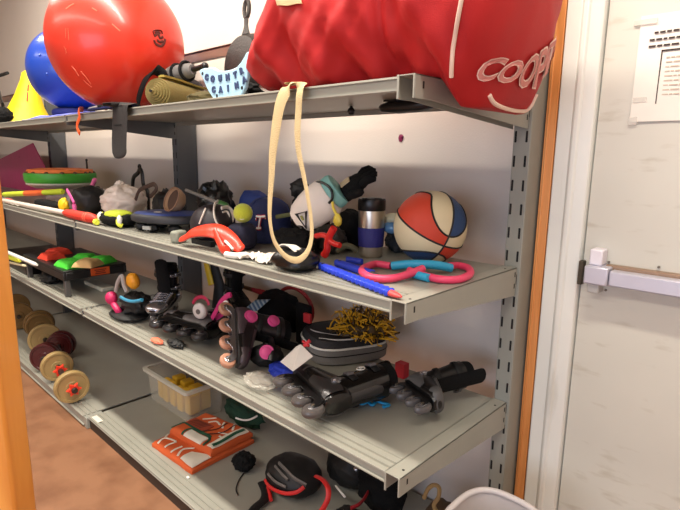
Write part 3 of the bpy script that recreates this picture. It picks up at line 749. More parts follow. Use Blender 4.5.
rnd = random.Random(5); cols = [('toy_red', (196, 48, 44)), ('toy_black', (26, 26, 26)), ('toy_white', (224, 214, 204)), ('toy_coral', (214, 96, 84))]
names = ['red', 'black', 'white', 'coral']; where = ['front left corner', 'front', 'middle of the front', 'front right corner', 'back left', 'back', 'middle of the back', 'back right', 'right side']
for k in range(9):
    x = tx0+.05+(k % 5)*.088+.02*(k > 4); y = ty0+.045+(.13 if k > 4 else 0); nm, cc = cols[k % 4]
    m = MB(); m.ball((x, y, Z2+.0045+.027), .027, 16, 12); m.torus((x, y, Z2+.0315), .0268, .0012, (1, .3, .2), 20, 5)
    one(m, 'small_ball', mat(nm, cc, .45), 'small %s ball inside the clear tub, %s' % (names[k % 4], where[k]), 'ball', 'balls inside the clear tub')
# green and orange dish on top of the tub
gd = mat('bright_green', (62, 158, 48), .45, var=.06); 
cL, cR = ony(15, 178, .27), ony(88, 178, .27); cc_ = (cL+cR)/2; R = .195
th = thing('green_dish', 'round bright green dish with orange rim on top of the clear tub', 'dish', (cc_.x, .28, Z2+tz+.004))
gdc = onz(52, 188, Z2+tz+.006); cc_ = Vector((gdc.x, .28, 0)); M = Matrix.Translation((cc_.x, .28, Z2+tz+.006))
m = MB(); m.lathe([(R*.3, 0), (R*.72, .006), (R*.95, .03), (R, .050), (R*1.005, .082), (R*.985, .090), (R*.96, .080), (R*.9, .04), (R*.68, .014), (.001, .012)], 48, M); dsh = m.build('dish_shell', gd, th)
m = MB(); m.lathe([(R*.35, -.0015), (R*.74, .003), (R*.955, .024), (R*.962, .033), (R*.9, .031), (R*.3, .004)], 48, M); m.build('pale_base', mat('pale_base', (196, 190, 176), .5), dsh)
m = MB(); M2 = M @ Matrix.Translation((0, 0, .080)); m.lathe([(R*.5, .004), (R*.82, .002), (R*.93, .012), (R*.90, .030), (R*.6, .036), (.001, .036)], 48, M2, cap=(True, True)); oc = m.build('orange_cushion', mat('orange_foam', (226, 118, 52), .7, var=.2, scale=25), th)
rnd = random.Random(2)
for k in range(16):
    m = MB(); a_ = 2*PI*k/16+rnd.uniform(-.1, .1); m.blob((cc_.x+R*.92*math.cos(a_), .28+R*.92*math.sin(a_), Z2+tz+.096), (.016, .012, .010), .2, 3, k, n=10, k=7); m.build('rim_stud', mat('rim_brown', (96, 62, 34), .6), dsh)
# thin black rod rising behind the dish
p = ony(88, 186, .50); q = ony(86.5, 160, .50); p = Vector((q.x, .50, Z2+.001)); m = MB(); m.tube([p, (p+q)/2, q], [.007, .007, .006], 8); m.ball(q, .008, 10, 8); m.cyl(p, p+Vector((0, 0, .012)), .035, 20)
one(m, 'black_stand', blackp, 'thin black rod on a round foot right of the green dish', 'stand')
# foam baton lime/orange in front of the tub
lime = mat('lime_foam', (196, 214, 52), .7, var=.05); 
a = ony(4, 194.5, .07); b = ony(63, 191.5, .12)
a = ony(4, 194.5, .085); b = ony(63, 191.5, .125); print('BATON', a, b)
th = thing('foam_baton', 'lime foam baton with orange middle lying along the clear tub', 'baton', (a+b)/2)
m = MB(); S = [a+(b-a)*t for t in (0, .02, .5, .54)]; m.tube([a, a+(b-a)*.01, a+(b-a)*.42], [.012, .0155, .0155], 12); bt = m.build('foam_sleeve', lime, th)
m = MB(); m.tube([a+(b-a)*.72, a+(b-a)*.99, b], [.0155, .0155, .010], 12); m.build('foam_sleeve', lime, th)
m = MB(); m.tube([a+(b-a)*.415, a+(b-a)*.725], .0165, 12); m.build('orange_grip', mat('orange_grip', (226, 96, 40), .6), bt)
# small prop keeping the baton up: a black pouch
xm = (a.x+b.x)/2
m = MB(); m.blob((-2.44, .092, Z2+.024), (.19, .030, .024), .08, 3, 2, floor=Z2+.0006, sq=.7); one(m, 'black_pouch', blackf, 'long black pouch lying in front of the clear tub under the lime baton', 'pouch')
m = MB(); q = ony(12, 204, .05); m.blob((q.x-.05, .048, Z2+.012), (.08, .013, .012), .3, 5, 12, floor=Z2+.0006); one(m, 'coral_mesh', mat('coral_mesh', (196, 92, 84), .8, var=.4, scale=60, bump=.5, bscale=90), 'coral red mesh bundle at the left front of the second shelf', 'mesh')
# yellow lump and fold
yel = mat('yellow_foam', (240, 196, 24), .6, var=.06)
q = ony(60.5, 206, .085); m = MB(); m.blob((-2.205, .088, Z2+.040), (.036, .022, .036), .16, 2, 3, floor=Z2+.0006); one(m, 'yellow_mitt', yel, 'small yellow foam mitt right of the lime baton', 'mitt')
a = ony(48, 211, .03); b = ony(72, 208, .03); m = MB()
m.slab(lambda u, v: (a.x+(b.x-a.x)*u, .036+.028*v, Z2+.003+.016*math.sin(PI*u)*(1-.3*v)+.003*math.sin(u*9)), 12, 8, .005); one(m, 'yellow_cloth', mat('amber_cloth', (226, 170, 40), .8, bump=.3), 'yellow folded cloth behind the red tipped bat', 'cloth')
# red tipped bat
th0 = ony(8, 213.5, -.02); a = Vector((-2.36, .045, Z2+.015)); 
e0 = ony(64, 213, -.004); e1 = ony(95, 213, -.0)
a = Vector((ony(6, 211, .02).x, .010, Z2+.016)); b1 = Vector((ony(64, 213, .01).x, .016, Z2+.0245)); b2 = Vector((ony(95, 213, .02).x, .024, Z2+.0245))
th = thing('foam_bat', 'red tipped foam bat with white shaft lying on the second shelf edge', 'bat', ((a+b2)/2-Vector((0, 0, .02))))
m = MB(); m.tube([a, a+(b1-a)*.05, b1], [.010, .012, .012], 12); sh = m.build('shaft', mat('off_white_shaft', (214, 204, 190), .5, var=.06), th)
d = (b2-b1); m = MB(); m.tube([b1-d*.02, b1+d*.05, b1+d*.2, b1+d*.6, b1+d*.9, b2], [.012, .017, .0205, .0215, .0205, .008], 16); rt_ = m.build('padded_head', mat('red_foam', (210, 54, 38), .55, var=.08), th)
m = MB(); m.torus(b1+d*.72, .0215, .0015, d, 20, 6); m.torus(b1+d*.78, .0215, .0015, d, 20, 6); m.build('seam_ring', mat('red_seam', (236, 120, 90), .5), rt_)
a = ony(8, 213, .0); m = MB()
m.slab(lambda u, v: (a.x+.02+.20*u, .000+.012*v-.0, Z2+.002+.010*abs(math.sin(u*7+v*2))+.002), 14, 4, .002); one(m, 'paper_scrap', paper, 'crumpled white paper scrap at the left front edge of the second shelf', 'paper')
# black gear with pink and lime bits
q = ony(82, 205, .16); soft('black_helmet', blackr, 'black padded helmet behind the red head of the foam bat', 'helmet', (max(q.x, -2.045), .155, 0), (.098, .080, .072), .10, 2.2, 21)
hx = q.x
m = MB(); p0 = ony(66, 189, .06); m.tube(spline([ony(67, 190, .058), ony(71, 197, .055), ony(74, 203, .055)], 5), .011, 8, flat=(1, .4)); q = ony(74, 204, .055)
m.tube([q, Vector((q.x+.005, .056, Z2+.002))], .009, 8); one(m, 'pink_strap', mat('pink_nylon', (214, 92, 158), .6), 'pink strap against the black helmet left of the white bag', 'strap')
a = Vector((ony(83, 190, .24).x, .26, Z2+.115)); a = ony(82, 190, .25); b = ony(98, 189, .25)
th = thing('lime_torch', 'short lime green tube lying on the black helmet', 'tube', (a+b)/2)
m = MB(); dd = b-a; m.tube([a, a+dd*.7], .013, 12); tb_ = m.build('lime_tube', mat('lime_plastic', (150, 190, 60), .4), th); m = MB(); m.tube([a+dd*.7, a+dd*.75, b], [.015, .016, .015], 12); m.build('black_cap', blackp, tb_)
m = MB(); m.bb(-2.14, max(a.x, b.x), .245, .31, Z2+.0006, min(a.z, b.z)-.0135); one(m, 'black_case', blackp, 'black hard case under the lime green tube', 'case')
m = MB(); m.tube(spline([ony(89, 192, .22), ony(92, 186, .22), ony(95, 179, .22)], 4), [.011]*8+[.009], 8); one(m, 'pink_baton', mat('hot_pink', (226, 110, 160), .4), 'pink handle sticking up beside the white plastic bag', 'handle')
# white plastic bag
wb = mat('white_bag_film', (226, 212, 200), .35, var=.05, bump=.6, bscale=22)
q = ony(120, 212, .22); th = thing('plastic_bag', 'crumpled white plastic bag behind the lime and black glove', 'bag', (q.x, .24, Z2))
m = MB(); m.blob((q.x, .24, Z2+.073), (.112, .10, .078), .16, 2.4, 33, floor=Z2+.0006, n=60, k=40); pb = m.build('bag_film', wb, th, smooth=60)
m = MB(); m.blob((ony(118, 184, .24).x, .25, Z2+.140), (.03, .025, .028), .35, 4, 5, n=24, k=16); m.build('knot', wb, pb, smooth=25)
# lime / black glove
q = ony(115, 217, .06)
th = thing('lime_glove', 'lime green and black padded glove in front of the white plastic bag', 'glove', (q.x, .09, Z2))
A = axes((q.x-.012, .082, Z2), (1, .10, 0), (0, 0, 1))
m = MB(); m.M = A; m.blob((0, 0, .030), (.105, .060, .030), .10, 2.4, 9, floor=None, sq=.8)
for v in m.v: v.z = max(v.z, Z2+.0006)
gl = m.build('glove_body', blackf, th)
m = MB(); m.M = A; m.blob((.01, -.006, .042), (.070, .046, .026), .08, 3, 4, sq=.75); m.build('lime_panel', limef, gl)
m = MB(); m.M = A; m.tube(spline([(-.098, -.01, .045), (-.108, -.035, .024), (-.09, -.058, .014), (-.065, -.062, .014)], 5), .011, 8); m.build('neon_edge', mat('neon_edge', (222, 226, 70), .5), gl)
m = MB(); m.M = A; m.tube(spline([(.075, -.045, .035), (.085, -.05, .02), (.09, -.04, .012)], 5), .010, 8); m.build('neon_edge', MATS['neon_edge'], gl)
for cc__, rr__ in (((-.075, -.040, .036), (.018, .012, .020)), ((.088, -.048, .036), (.012, .010, .020))):
    m = MB(); m.M = A; m.blob(cc__, rr__, .15, 3, 2, n=14, k=9); m.build('white_tab', whitep, gl)
# standing black loop buckle
m = MB(); P = [ony(x, y, .30) for x, y in ((134, 203), (132.5, 190), (133.5, 178), (138, 173), (140, 169), (142, 173), (143.5, 185), (148, 200))]
P = [ony(x, y, .405) for x, y in ((134, 203), (132.5, 190), (133.5, 178), (138, 173), (140, 169), (142, 173), (143.5, 185), (148, 200))]; P[0].z = P[-1].z = Z2+.11; P = [Vector((P[0].x, .405, Z2+.009))]+P+[Vector((P[-1].x, .405, Z2+.009))]
m.tube(spline(P, 6), .008, 8, flat=(1, 1.6), hint=(0, 1, 0.01)); q = ony(139.5, 167, .405); m.torus(q, .011, .005, (0, 1, 0), 16, 8); one(m, 'loop_buckle', blackp, 'upright black loop strap with eyelet behind the white plastic bag', 'buckle')
# dark pile with tan goggles
q = ony(158, 205, .30); soft('black_knee_pad', blackr, 'black knee pad pile behind the navy oval pad left of the tan mask', 'pad', (q.x+.045, .33, 0), (.085, .06, .070), .25, 3.2, 13)
m = MB(); p = ony(150, 189, .29); P = [ony(x, y, .29) for x, y in ((147, 199), (151, 190), (159, 186), (166, 184), (168, 189), (162, 196))]
for w_ in P: w_.y = .235
m.tube(spline(P, 5), .010, 8, flat=(1, .5)); one(m, 'brown_strap', mat('brown_leather', (62, 42, 34), .6), 'brown curled leather strap on the black knee pads', 'strap')
tan = mat('tan_shell', (192, 158, 124), .5, var=.06)
th = thing('tan_mask', 'tan cupped mask with dark opening behind the navy oval pad', 'mask', ony(174, 210, .22))
c = ony(173.5, 200, .20); M = axes(c, Vector((1, 0, 0)), Vector((.75, -.6, .25)))
m = MB(); m.lathe([(.001, -.045), (.022, -.043), (.040, -.030), (.050, -.008), (.052, .010), (.048, .010), (.045, -.006), (.034, -.026), (.001, -.036)], 32, M); mk = m.build('mask_shell', tan, th)
m = MB(); m.lathe([(.001, -.010), (.044, -.004), (.044, -.002), (.001, -.004)], 28, M); m.build('dark_opening', mat('mask_inner', (72, 48, 34), .8), mk)
m = MB(); m.torus(c+M.to_3x3() @ Vector((0, 0, .010)), .050, .003, M.to_3x3() @ Vector((0, 0, 1)), 30, 6); m.build('edge_ring', mat('tan_edge', (150, 112, 84), .6), mk)
q = ony(191, 205, .26); soft('black_goggles', blackp, 'black goggle bundle at the foot of the middle post', 'goggles', (q.x, .375, 0), (.075, .075, .095), .25, 3, 41)
q = ony(186, 182, .26)
# grey rod with green tip
a = ony(186, 190, .245); b = ony(226, 206, .235); 
th = thing('grey_rod', 'slim grey rod with green tip slanting down above the navy oval pad', 'rod', (a+b)/2)
m = MB(); m.tube([a, b], .0065, 10); r_ = m.build('rod', mat('rod_grey', (150, 146, 140), .35, .4), th)
d = (b-a).normalized(); m = MB(); m.tube([b-d*.055, b-d*.05, b, b+d*.012], [.008, .013, .013, .006], 10); m.build('green_tip', mat('dark_green', (52, 104, 46), .5), r_)
# navy oval pad
q = ony(170, 219, .17); 
nv = mat('navy_print', (36, 56, 116), .5, var=.4, scale=11)
th = thing('oval_pad', 'flat oval navy and black padded board on the second shelf', 'pad', (q.x, .17, Z2))
A = axes((q.x+.005, .165, Z2+.038), (1, .38, 0), (0, 0, 1)); L, Wd = .158, .105
def oval(r0, z): return [A @ Vector((math.copysign(abs(math.cos(t))**.8, math.cos(t))*L*r0, math.copysign(abs(math.sin(t))**.8, math.sin(t))*Wd*r0, z)) for t in [2*PI*i/44 for i in range(44)]]
m = MB(); m.rings([oval(.90, 0), oval(.985, .006), oval(1, .016), oval(.985, .026), oval(.93, .032), oval(.80, .034)], True); ov = m.build('pad_edge', mat('charcoal_rubber', (44, 44, 48), .55), th)
m = MB(); m.rings([oval(.90, .0335), oval(.86, .0365), oval(.5, .038), oval(.1, .038)], True); m.build('navy_top', nv, ov)
m = MB(); m.M = A; m.blob((-.03, -.03, .0385), (.018, .012, .002), .2, 3, 1, n=14, k=6); m.build('white_badge', whitep, ov)
for x, y, rr in ((-.105, -.045, .026), (-.03, -.065, .028), (.07, -.055, .028), (-.08, .045, .026), (.08, .05, .026)):
    m = MB(); m.M = A; m.blob((x, y, -.019), (rr, rr*.8, .0185), .15, 3, 3, n=18, k=12)
    for v in m.v: v.z = max(v.z, Z2+.0006)
    m.build('foot_pad', blackr, ov)
m = MB(); m.M = A; m.bb(-.05, -.012, -.096, -.089, -.024, -.010); m.build('grey_buckle', mat('grey_buckle', (150, 150, 146), .5), ov)
q = ony(176, 236, .035); m = MB(); m.box((q.x, .045, Z2+.022), (.036, .05, .042), Matrix.Rotation(.3, 4, 'Z')); o = m.build('grey_block', mat('sage_grey', (134, 136, 122), .7), None, bevel=.008)
tag(o, 'small sage grey foam block at the left foot of the red arch', 'block')
# black cap with white hoops
q = ony(213, 222, .13)
th = thing('hooped_helmet', 'black round helmet with white curved stripes behind the red arch', 'helmet', (q.x, .13, Z2))
R = .077; c = Vector((q.x, .130, Z2+R*.86))
m = MB(); m.blob(c, (R*1.1, R*.95, R*.9), .04, 2, 3, floor=Z2+.0006); hb = m.build('helmet_shell', mat('dark_plum', (34, 28, 34), .45), th)
m = MB()
for pts, r_ in (([(218, 200), (214.5, 206), (214, 214), (216, 222), (220, 227)], .006), ([(221, 209), (227, 208), (231, 212), (231.5, 219), (228, 226), (221, 228.5)], .006), ([(222, 213), (226, 212), (228, 216), (226, 222), (221, 224)], .0035), ([(206, 209), (203, 216), (200, 224)], .0035)):
    P = [surf(c, R*.99, x, y, .004)[0] for x, y in pts]; m.tube(spline(P, 5), r_, 8, flat=(1, .6))
m.build('white_stripe', mat('stripe_white', (222, 216, 206), .5), hb)
# tennis ball, navy cloth, cap with letter T
R = .031; q = ony(243, 214, .19); q = Vector((q.x, .19, 0))
nav = mat('navy_cloth', (24, 34, 78), .8, var=.12, bump=.3, bscale=200)
cap_c = ony(264, 240, .27)
th = thing('baseball_cap', 'navy blue cap with white T emblem behind the crumpled white paper', 'cap', (cap_c.x, .25, Z2))
CR = .090; cc = Vector((cap_c.x-.01, .30, Z2+.018))
m = MB()
m.rings([[cc+Vector((math.cos(a)*CR*1.02*r*(1+.03*math.sin(3*a)), math.sin(a)*CR*.95*r, z)) for a in [2*PI*i/44 for i in range(44)]] for r, z in ((.98, -.014), (1.0, .010), (.985, .045), (.92, .082), (.78, .112), (.52, .130), (.22, .137), (.03, .138))], True); cb = m.build('crown', nav, th)
m = MB(); m.ball(cc+Vector((0, 0, .139)), (.009, .009, .005), 12, 8); m.build('top_button', nav, cb)
m = MB()
for k in range(6):
    a = PI/3*k+.4; m.tube(spline([cc+Vector((math.cos(a)*CR*1.025*r, math.sin(a)*CR*.955*r, z)) for r, z in ((1.0, .010), (.985, .045), (.92, .082), (.78, .112), (.52, .130), (.22, .137))], 4), .0018, 5)
m.build('panel_seam', mat('navy_seam', (40, 52, 104), .8), cb)
m = MB(); ba = -2.2
def brim(u, v):
    a = ba-.75+1.5*u; r = CR*(1.0+.62*v*math.sin(PI*min(1, max(0, u)))**.6); return cc+Vector((math.cos(a)*r, math.sin(a)*r*.95, -.008-.004*v+.012*math.cos((u-.5)*2.2)-.006))
m.slab(brim, 16, 8, .004)
m.build('brim', nav, cb)
# T emblem
m = MB(); m2 = MB()
def capskin(x, y, lift):
    d = ray(x, y).normalized(); best = None
    for i in range(81):
        h = .0+.138*i/80
        pr = ((1.0, .0), (1.0, .010), (.985, .045), (.92, .082), (.78, .112), (.52, .130), (.22, .137), (.0, .1381))
        for (r0, z0), (r1, z1) in zip(pr, pr[1:]):
            if z0 <= h <= z1+1e-9: r = r0+(r1-r0)*(h-z0)/(z1-z0+1e-9); break
        t = (cc.z+h-CAM.z)/d.z; p = CAM+d*t
        e = abs(math.hypot((p.x-cc.x)/(CR*1.02), (p.y-cc.y)/(CR*.95))-r)
        if p.y < cc.y+.02 and (best is None or e < best[0]): best = (e, p)
    p = best[1]; n = Vector((p.x-cc.x, p.y-cc.y, .3*CR)).normalized(); return p+n*lift
def strokes(mb, segs, r, lift):
    for pts in segs: mb.tube([capskin(x, y, lift) for x, y in pts], r, 8, flat=(1, .4))
Tseg = [[(257, 216.8), (261, 217.2), (265.5, 216.6)], [(260.8, 217.5), (260, 222), (259.2, 228.3)], [(257.2, 228.2), (259, 228.8), (261.4, 228.2)], [(256.6, 219.2), (257, 217)], [(265.6, 219), (265.4, 216.8)]]
strokes(m, Tseg, .0066, .003); strokes(m2, Tseg, .0036, .0065)
m.build('red_letter_outline', mat('letter_red', (190, 40, 56), .6, var=0), cb); m2.build('white_letter', mat('letter_white', (232, 228, 224), .6, var=0), cb)
m = MB(); q2 = ony(243, 213, .135); m.ball((q2.x, .135, q2.z), R, 24, 16); 
nb = m.build('felt', mat('tennis_felt', (196, 208, 60), .9, bump=.5, bscale=300, sheen=.3), None); bz = q2.z-R
for v in nb.data.vertices: v.co -= Vector((q2.x, .135, bz))
nb.location = (q2.x, .135, bz); nb.name = 'tennis_ball'; tag(nb, 'lime yellow tennis ball tucked beside the navy cap', 'ball')
m = MB(); m.tube([(math.cos(t)*R*.82, math.sin(t)*R*.82, R+R*.58*math.sin(2*t)) for t in [2*PI*i/40 for i in range(40)]], .0016, 5, True); m.build('seam', mat('seam_white', (226, 226, 210), .7), nb, world=False)
m = MB(); m.blob((q2.x, .130, Z2+(bz-Z2)/2), (.045, .038, (bz-Z2)/2*.98), .05, 2, 3, sq=.6, floor=Z2+.0006); one(m, 'navy_pouch', mat('deep_navy', (22, 24, 50), .8, bump=.3), 'dark navy pouch under the tennis ball', 'pouch')
q = ony(246, 205, .46); m = MB(); m.blob((q.x+.05, .468, Z2+.078), (.09, .038, .078), .1, 2, 8, floor=Z2+.0006, sq=.8); one(m, 'blue_pack', mat('blue_nylon', (36, 58, 124), .7, bump=.3), 'blue nylon pack behind the tennis ball', 'bag')
# red arch with white foot
ra = mat('red_plastic', (222, 54, 30), .35, var=.06, coat=.1)
th = thing('red_arch', 'red orange plastic arch with white end lying on the second shelf edge', 'arch', (ony(210, 250, .03).x, .04, Z2))
P = [(178, 243.5), (184, 237.5), (192, 233), (202, 230.5), (213, 230.5), (221, 233), (230, 239), (238, 247), (242, 251.5)]
ys = [.012, .02, .03, .04, .045, .05, .058, .062, .062]
P3 = [ony(x, y, yy) for (x, y), yy in zip(P, ys)]; P3[0].z = Z2+.022; P3[-1].z = Z2+.022; P3[0].y += .012; P3[1].y += .006; P3[1].z = max(P3[1].z, Z2+.022)
S = spline(P3, 6); wd = [.009+.010*math.sin(PI*i/(len(S)-1)) for i in range(len(S))]
m = MB(); m.tube(S, wd, 10, flat=(.6, 1.5), hint=(0, -.6, .8)); ar = m.build('arch_band', ra, th)
P = [ony(215, 232, .042), ony(219, 241, .030), ony(223, 249, .020), ony(226, 256, .012)]; P[-1].z = Z2+.021; P[-1].y = .018
m = MB(); m.tube(spline(P, 5), .0155, 10, flat=(1, .6)); m.build('front_strut', ra, ar)
P = [Vector((ony(226, 256, .010).x, .010, Z2+.010)), Vector((ony(236, 256, .02).x, .018, Z2+.010)), Vector((ony(247, 254, .05).x, .050, Z2+.010))]
m = MB(); m.tube(spline(P, 5), .0098, 10, flat=(1, 1)); m.build('white_foot', whitep, ar)
P = [ony(225, 241, .04), ony(229, 245, .04), ony(233, 249.5, .04)]; m = MB(); m.tube(P, .0045, 8); m.build('white_inlay', whitep, ar)
m = MB(); m.blob((ony(233, 246, .09).x+.02, .084, Z2+.016), (.035, .016, .016), .2, 3, 4, floor=Z2+.0006); one(m, 'black_mitt', blackr, 'small black mitt under the right side of the red arch', 'mitt')
a = ony(208, 245, .08); m = MB(); m.bb(a.x-.09, a.x+.03, .072, .088, Z2+.0006, Z2+.018); one(m, 'black_bar', blackr, 'short black bar lying under the red arch', 'bar')
# crumpled paper
def crumple(c, sx, sy, h, seed):
    def fn(u, v):
        x = (u-.5)*sx; y = (v-.5)*sy; n = abs(noise.noise(Vector((u*4.3+seed, v*4.3, seed))))+.5*abs(noise.noise(Vector((u*9+seed, v*9, 2))))
        return Vector((c[0]+x+.02*noise.noise(Vector((v*3, seed, 1))), c[1]+y+.02*noise.noise(Vector((u*3, 3, seed))), c[2]+.003+h*n*1.5))
    return fn
q = onz(264, 257, Z2+.01); m = MB(); m.slab(crumple((q.x-.01, q.y, Z2), .15, .085, .016, 3), 26, 18, .0015); one(m, 'crumpled_paper', mat('tissue_paper', (222, 210, 196), .8, var=.06), 'crumpled white paper in front of the navy cap', 'paper', smooth=15)
# black gear to the right of the cap
q = onz(296, 247, Z2)
th = thing('catcher_leg_guard', 'black padded leg guard standing between the navy cap and the white pad', 'pad', (q.x, q.y+.05, Z2))
cx, cy = q.x+.0, q.y+.06
m = MB(); m.blob((cx, cy+.01, Z2+.098), (.070, .065, .098), .16, 2.6, 18, floor=Z2+.0006); bg = m.build('pad_body', blackf, th)
m = MB(); m.blob((cx-.035, cy-.01, Z2+.19), (.035, .03, .032), .3, 3, 2, n=20, k=14); m.blob((cx+.05, cy+.0, Z2+.165), (.03, .03, .028), .3, 3, 5, n=20, k=14); m.build('top_flap', blackr, bg)
m = MB(); a_, b_ = ony(276, 217, cy-.085), ony(299, 213, cy-.085); m.tube([a_, (a_+b_)/2+Vector((0, -.004, 0)), b_], .007, 8, flat=(1, .4), hint=(0, 0, 1)); m.build('olive_strap', mat('olive_strap', (86, 88, 50), .7), bg)
# black stuff below the loop
soft('black_elbow_pad', blackp, 'shiny black elbow pad on the shelf below the cream strap loop', 'pad', onz(295, 266, Z2+.01), (.066, .056, .030), .12, 2.5, 6)
q = onz(292, 255, Z2+.04); m = MB(); m.slab(lambda u, v: (q.x-.035+.07*u, q.y-.02+.035*v, Z2+.062+.008*math.sin(u*4)-.006*v), 8, 5, .003); one(m, 'white_tag', paper, 'white cloth tag lying on the shiny black elbow pad', 'tag')
# white pad with triangle, teal collar and black glove
wc = mat('white_leather', (224, 216, 206), .45, var=.05); teal = mat('teal_collar', (122, 176, 170), .6); 
th = thing('white_thigh_guard', 'white padded guard with black triangle emblem and teal collar leaning on the black gear', 'guard', onz(318, 246, Z2))
A0 = ony(296, 222, .17); A1 = ony(331, 194, .22); ax = A1-A0
_, u_, v_ = frame_from(ax, (0, 0, 1)); 
rs = [(.0, .005), (.03, .030), (.15, .042), (.4, .050), (.7, .054), (.92, .052), (.99, .047), (1.0, .040)]
m = MB(); S = [A0+ax*t for t, r in rs]
m.rings([[p+u_*(math.cos(a)*r*1.12)+v_*(math.sin(a)*r*.75) for a in [2*PI*i/32 for i in range(32)]] for p, (t, r) in zip(S, rs)], True); wg = m.build('pad_shell', wc, th)
m = MB(); cs = [A0+ax*t for t in (.985, 1.02, 1.12, 1.20, 1.22)]
m.rings([[p+u_*(math.cos(a)*r*1.12)+v_*(math.sin(a)*r*.75) for a in [2*PI*i/28 for i in range(28)]] for p, r in zip(cs, (.043, .046, .046, .043, .036))], True); tc_ = m.build('teal_collar', teal, wg)
m = MB(); P = [ony(x, y, .19) for x, y in ((313, 189), (314, 184), (320, 182), (328, 186), (332, 192), (332, 199), (329, 203))]; m.tube(spline(P, 5), .004, 8); m.build('black_lace', blackp, tc_)
dirn = (CAM-A0).normalized()
def onpad(x, y, lift=.003):
    d = ray(x, y).normalized(); best = None
    for i in range(41):
        t = i/40; p = A0+ax*t
        r = next((r0+(r1-r0)*(t-t0)/(t1-t0) for (t0, r0), (t1, r1) in zip(rs, rs[1:]) if t0 <= t <= t1))
        for k in range(48):
            a = 2*PI*k/48; nrm = (u_*math.cos(a)*.75+v_*math.sin(a)*1.12).normalized(); s_ = p+u_*(math.cos(a)*r*1.12)+v_*(math.sin(a)*r*.75)
            if nrm.dot(d) > 0: continue
            w = s_-CAM; tt = w.dot(d); e = (w-d*tt).length
            if best is None or e < best[0]: best = (e, s_+nrm*lift)
    return best[1]
m = MB(); T = [(297.5, 214.5), (306.5, 211.5), (306, 227)]
m.tube([onpad(*T[i]) for i in (0, 1, 2)], .0052, 8, True, flat=(1, .8)); m.tube([onpad(289.5, 220.5), onpad(295, 222), onpad(302, 227), onpad(307.5, 230.5)], .006, 8); m.build('triangle_emblem', blackp, wg)
m = MB(); m.tube([onpad(302, 216), onpad(304, 220)], .005, 8, flat=(1, .5)); m.build('olive_inlay', mat('olive_inlay', (150, 146, 70), .6), wg)
c = ony(340, 197, .25); q = onz(330, 246, Z2)
th = thing('batting_glove', 'black glove with pale tag perched above the teal collar', 'glove', (c.x, c.y, c.z-.05))
c = c+(A1-A0).normalized()*.046; A_ = axes(c, (A1-A0).normalized(), (0, -.5, .8))
m = MB(); m.M = A_; m.blob((0, 0, 0), (.055, .042, .026), .10, 2.5, 3)
for k, (yy, ln_) in enumerate(((-.030, .026), (-.011, .034), (.010, .032), (.029, .024))): m.tube([(.035, yy, 0), (.052, yy*1.1, .004), (.048+ln_*.8, yy*1.15, -.002), (.05+ln_, yy*1.15, -.010)], [.013, .0125, .0115, .007], 10)
m.tube([(-.01, -.035, 0), (.006, -.058, .004), (.026, -.068, .002), (.034, -.070, 0)], [.013, .012, .011, .006], 10)
bgv = m.build('glove_body', blackf, th)
m = MB(); m.M = A_; m.bb(-.02, .012, -.014, .012, .0255, .029); m.build('pale_tag', mat('pale_tag', (196, 176, 140), .6), bgv)
m = MB(); P = [ony(x, y, .25) for x, y in ((345, 191), (347, 188), (351, 189), (350.5, 192), (346, 192.5))]; m.tube(spline(P, 4, True), .0028, 6, True); m.build('cord_loop', mat('pale_cord', (180, 180, 176), .6), bgv)
m = MB(); m.blob((c.x-.110, .385, Z2+.065), (.050, .040, .065), .12, 2.2, 14, floor=Z2+.0006, sq=.8); one(m, 'black_kit_pouch', blackf, 'black kit pouch holding up the black glove behind the white guard', 'pouch')
q = ony(337.5, 220, .19); m = MB(); m.blob(q, (.014, .010, .018), .2, 3, 3, n=18, k=12); m.tube([q+Vector((-.004, 0, .014)), q+Vector((-.018, .0, .034)), q+Vector((-.02, .0, .05))], .004, 8); one(m, 'yellow_buckle', mat('pale_yellow', (222, 200, 70), .45), 'yellow buckle dangling from the white guard', 'buckle')
# red handled tool
rd = mat('glossy_red', (208, 34, 28), .3, var=.05)
th = thing('red_clamp', 'bright red branching clamp handle standing left of the steel tumbler', 'clamp', onz(327, 256, Z2))
yq2 = .145
J = lambda x, y: ony(x, y, yq2)
m = MB(); m.tube(spline([J(334, 228), J(330, 235), J(327.5, 243), J(327, 250), J(324, 255.5)], 5), [.010]*18+[.011]*3, 10); cl = m.build('long_handle', rd, th)
m = MB(); m.tube(spline([J(316, 236), J(323, 235), J(329, 238)], 5), .008, 10); m.build('short_handle', rd, cl)
m = MB(); m.tube(spline([J(329, 240), J(334, 243.5), J(340, 245.5)], 5), .008, 10); m.build('jaw', rd, cl)
soft('black_bundle', blackf, 'black cloth bundle behind the red clamp under the white guard', 'cloth', (onz(318, 250, Z2).x, .20, 0), (.085, .045, .040), .25, 3, 17)
# dark heap between clamp and tumbler
soft('charcoal_mitt', mat('charcoal_leather', (48, 44, 40), .55, var=.2, bump=.4), 'charcoal leather mitt lying behind the red clamp left of the tumbler', 'glove', (onz(350, 252, Z2).x-.035, .29, 0), (.058, .042, .046), .2, 2.6, 25)
m = MB(); q = ony(345, 249, .25); m.tube(spline([ony(338, 251, .25), ony(345, 246, .25), ony(352, 247, .25), ony(357, 251, .26)], 5), .009, 8); one(m, 'moss_rope', mat('moss_cord', (82, 78, 56), .8), 'moss green cord draped on the charcoal mitt', 'cord')
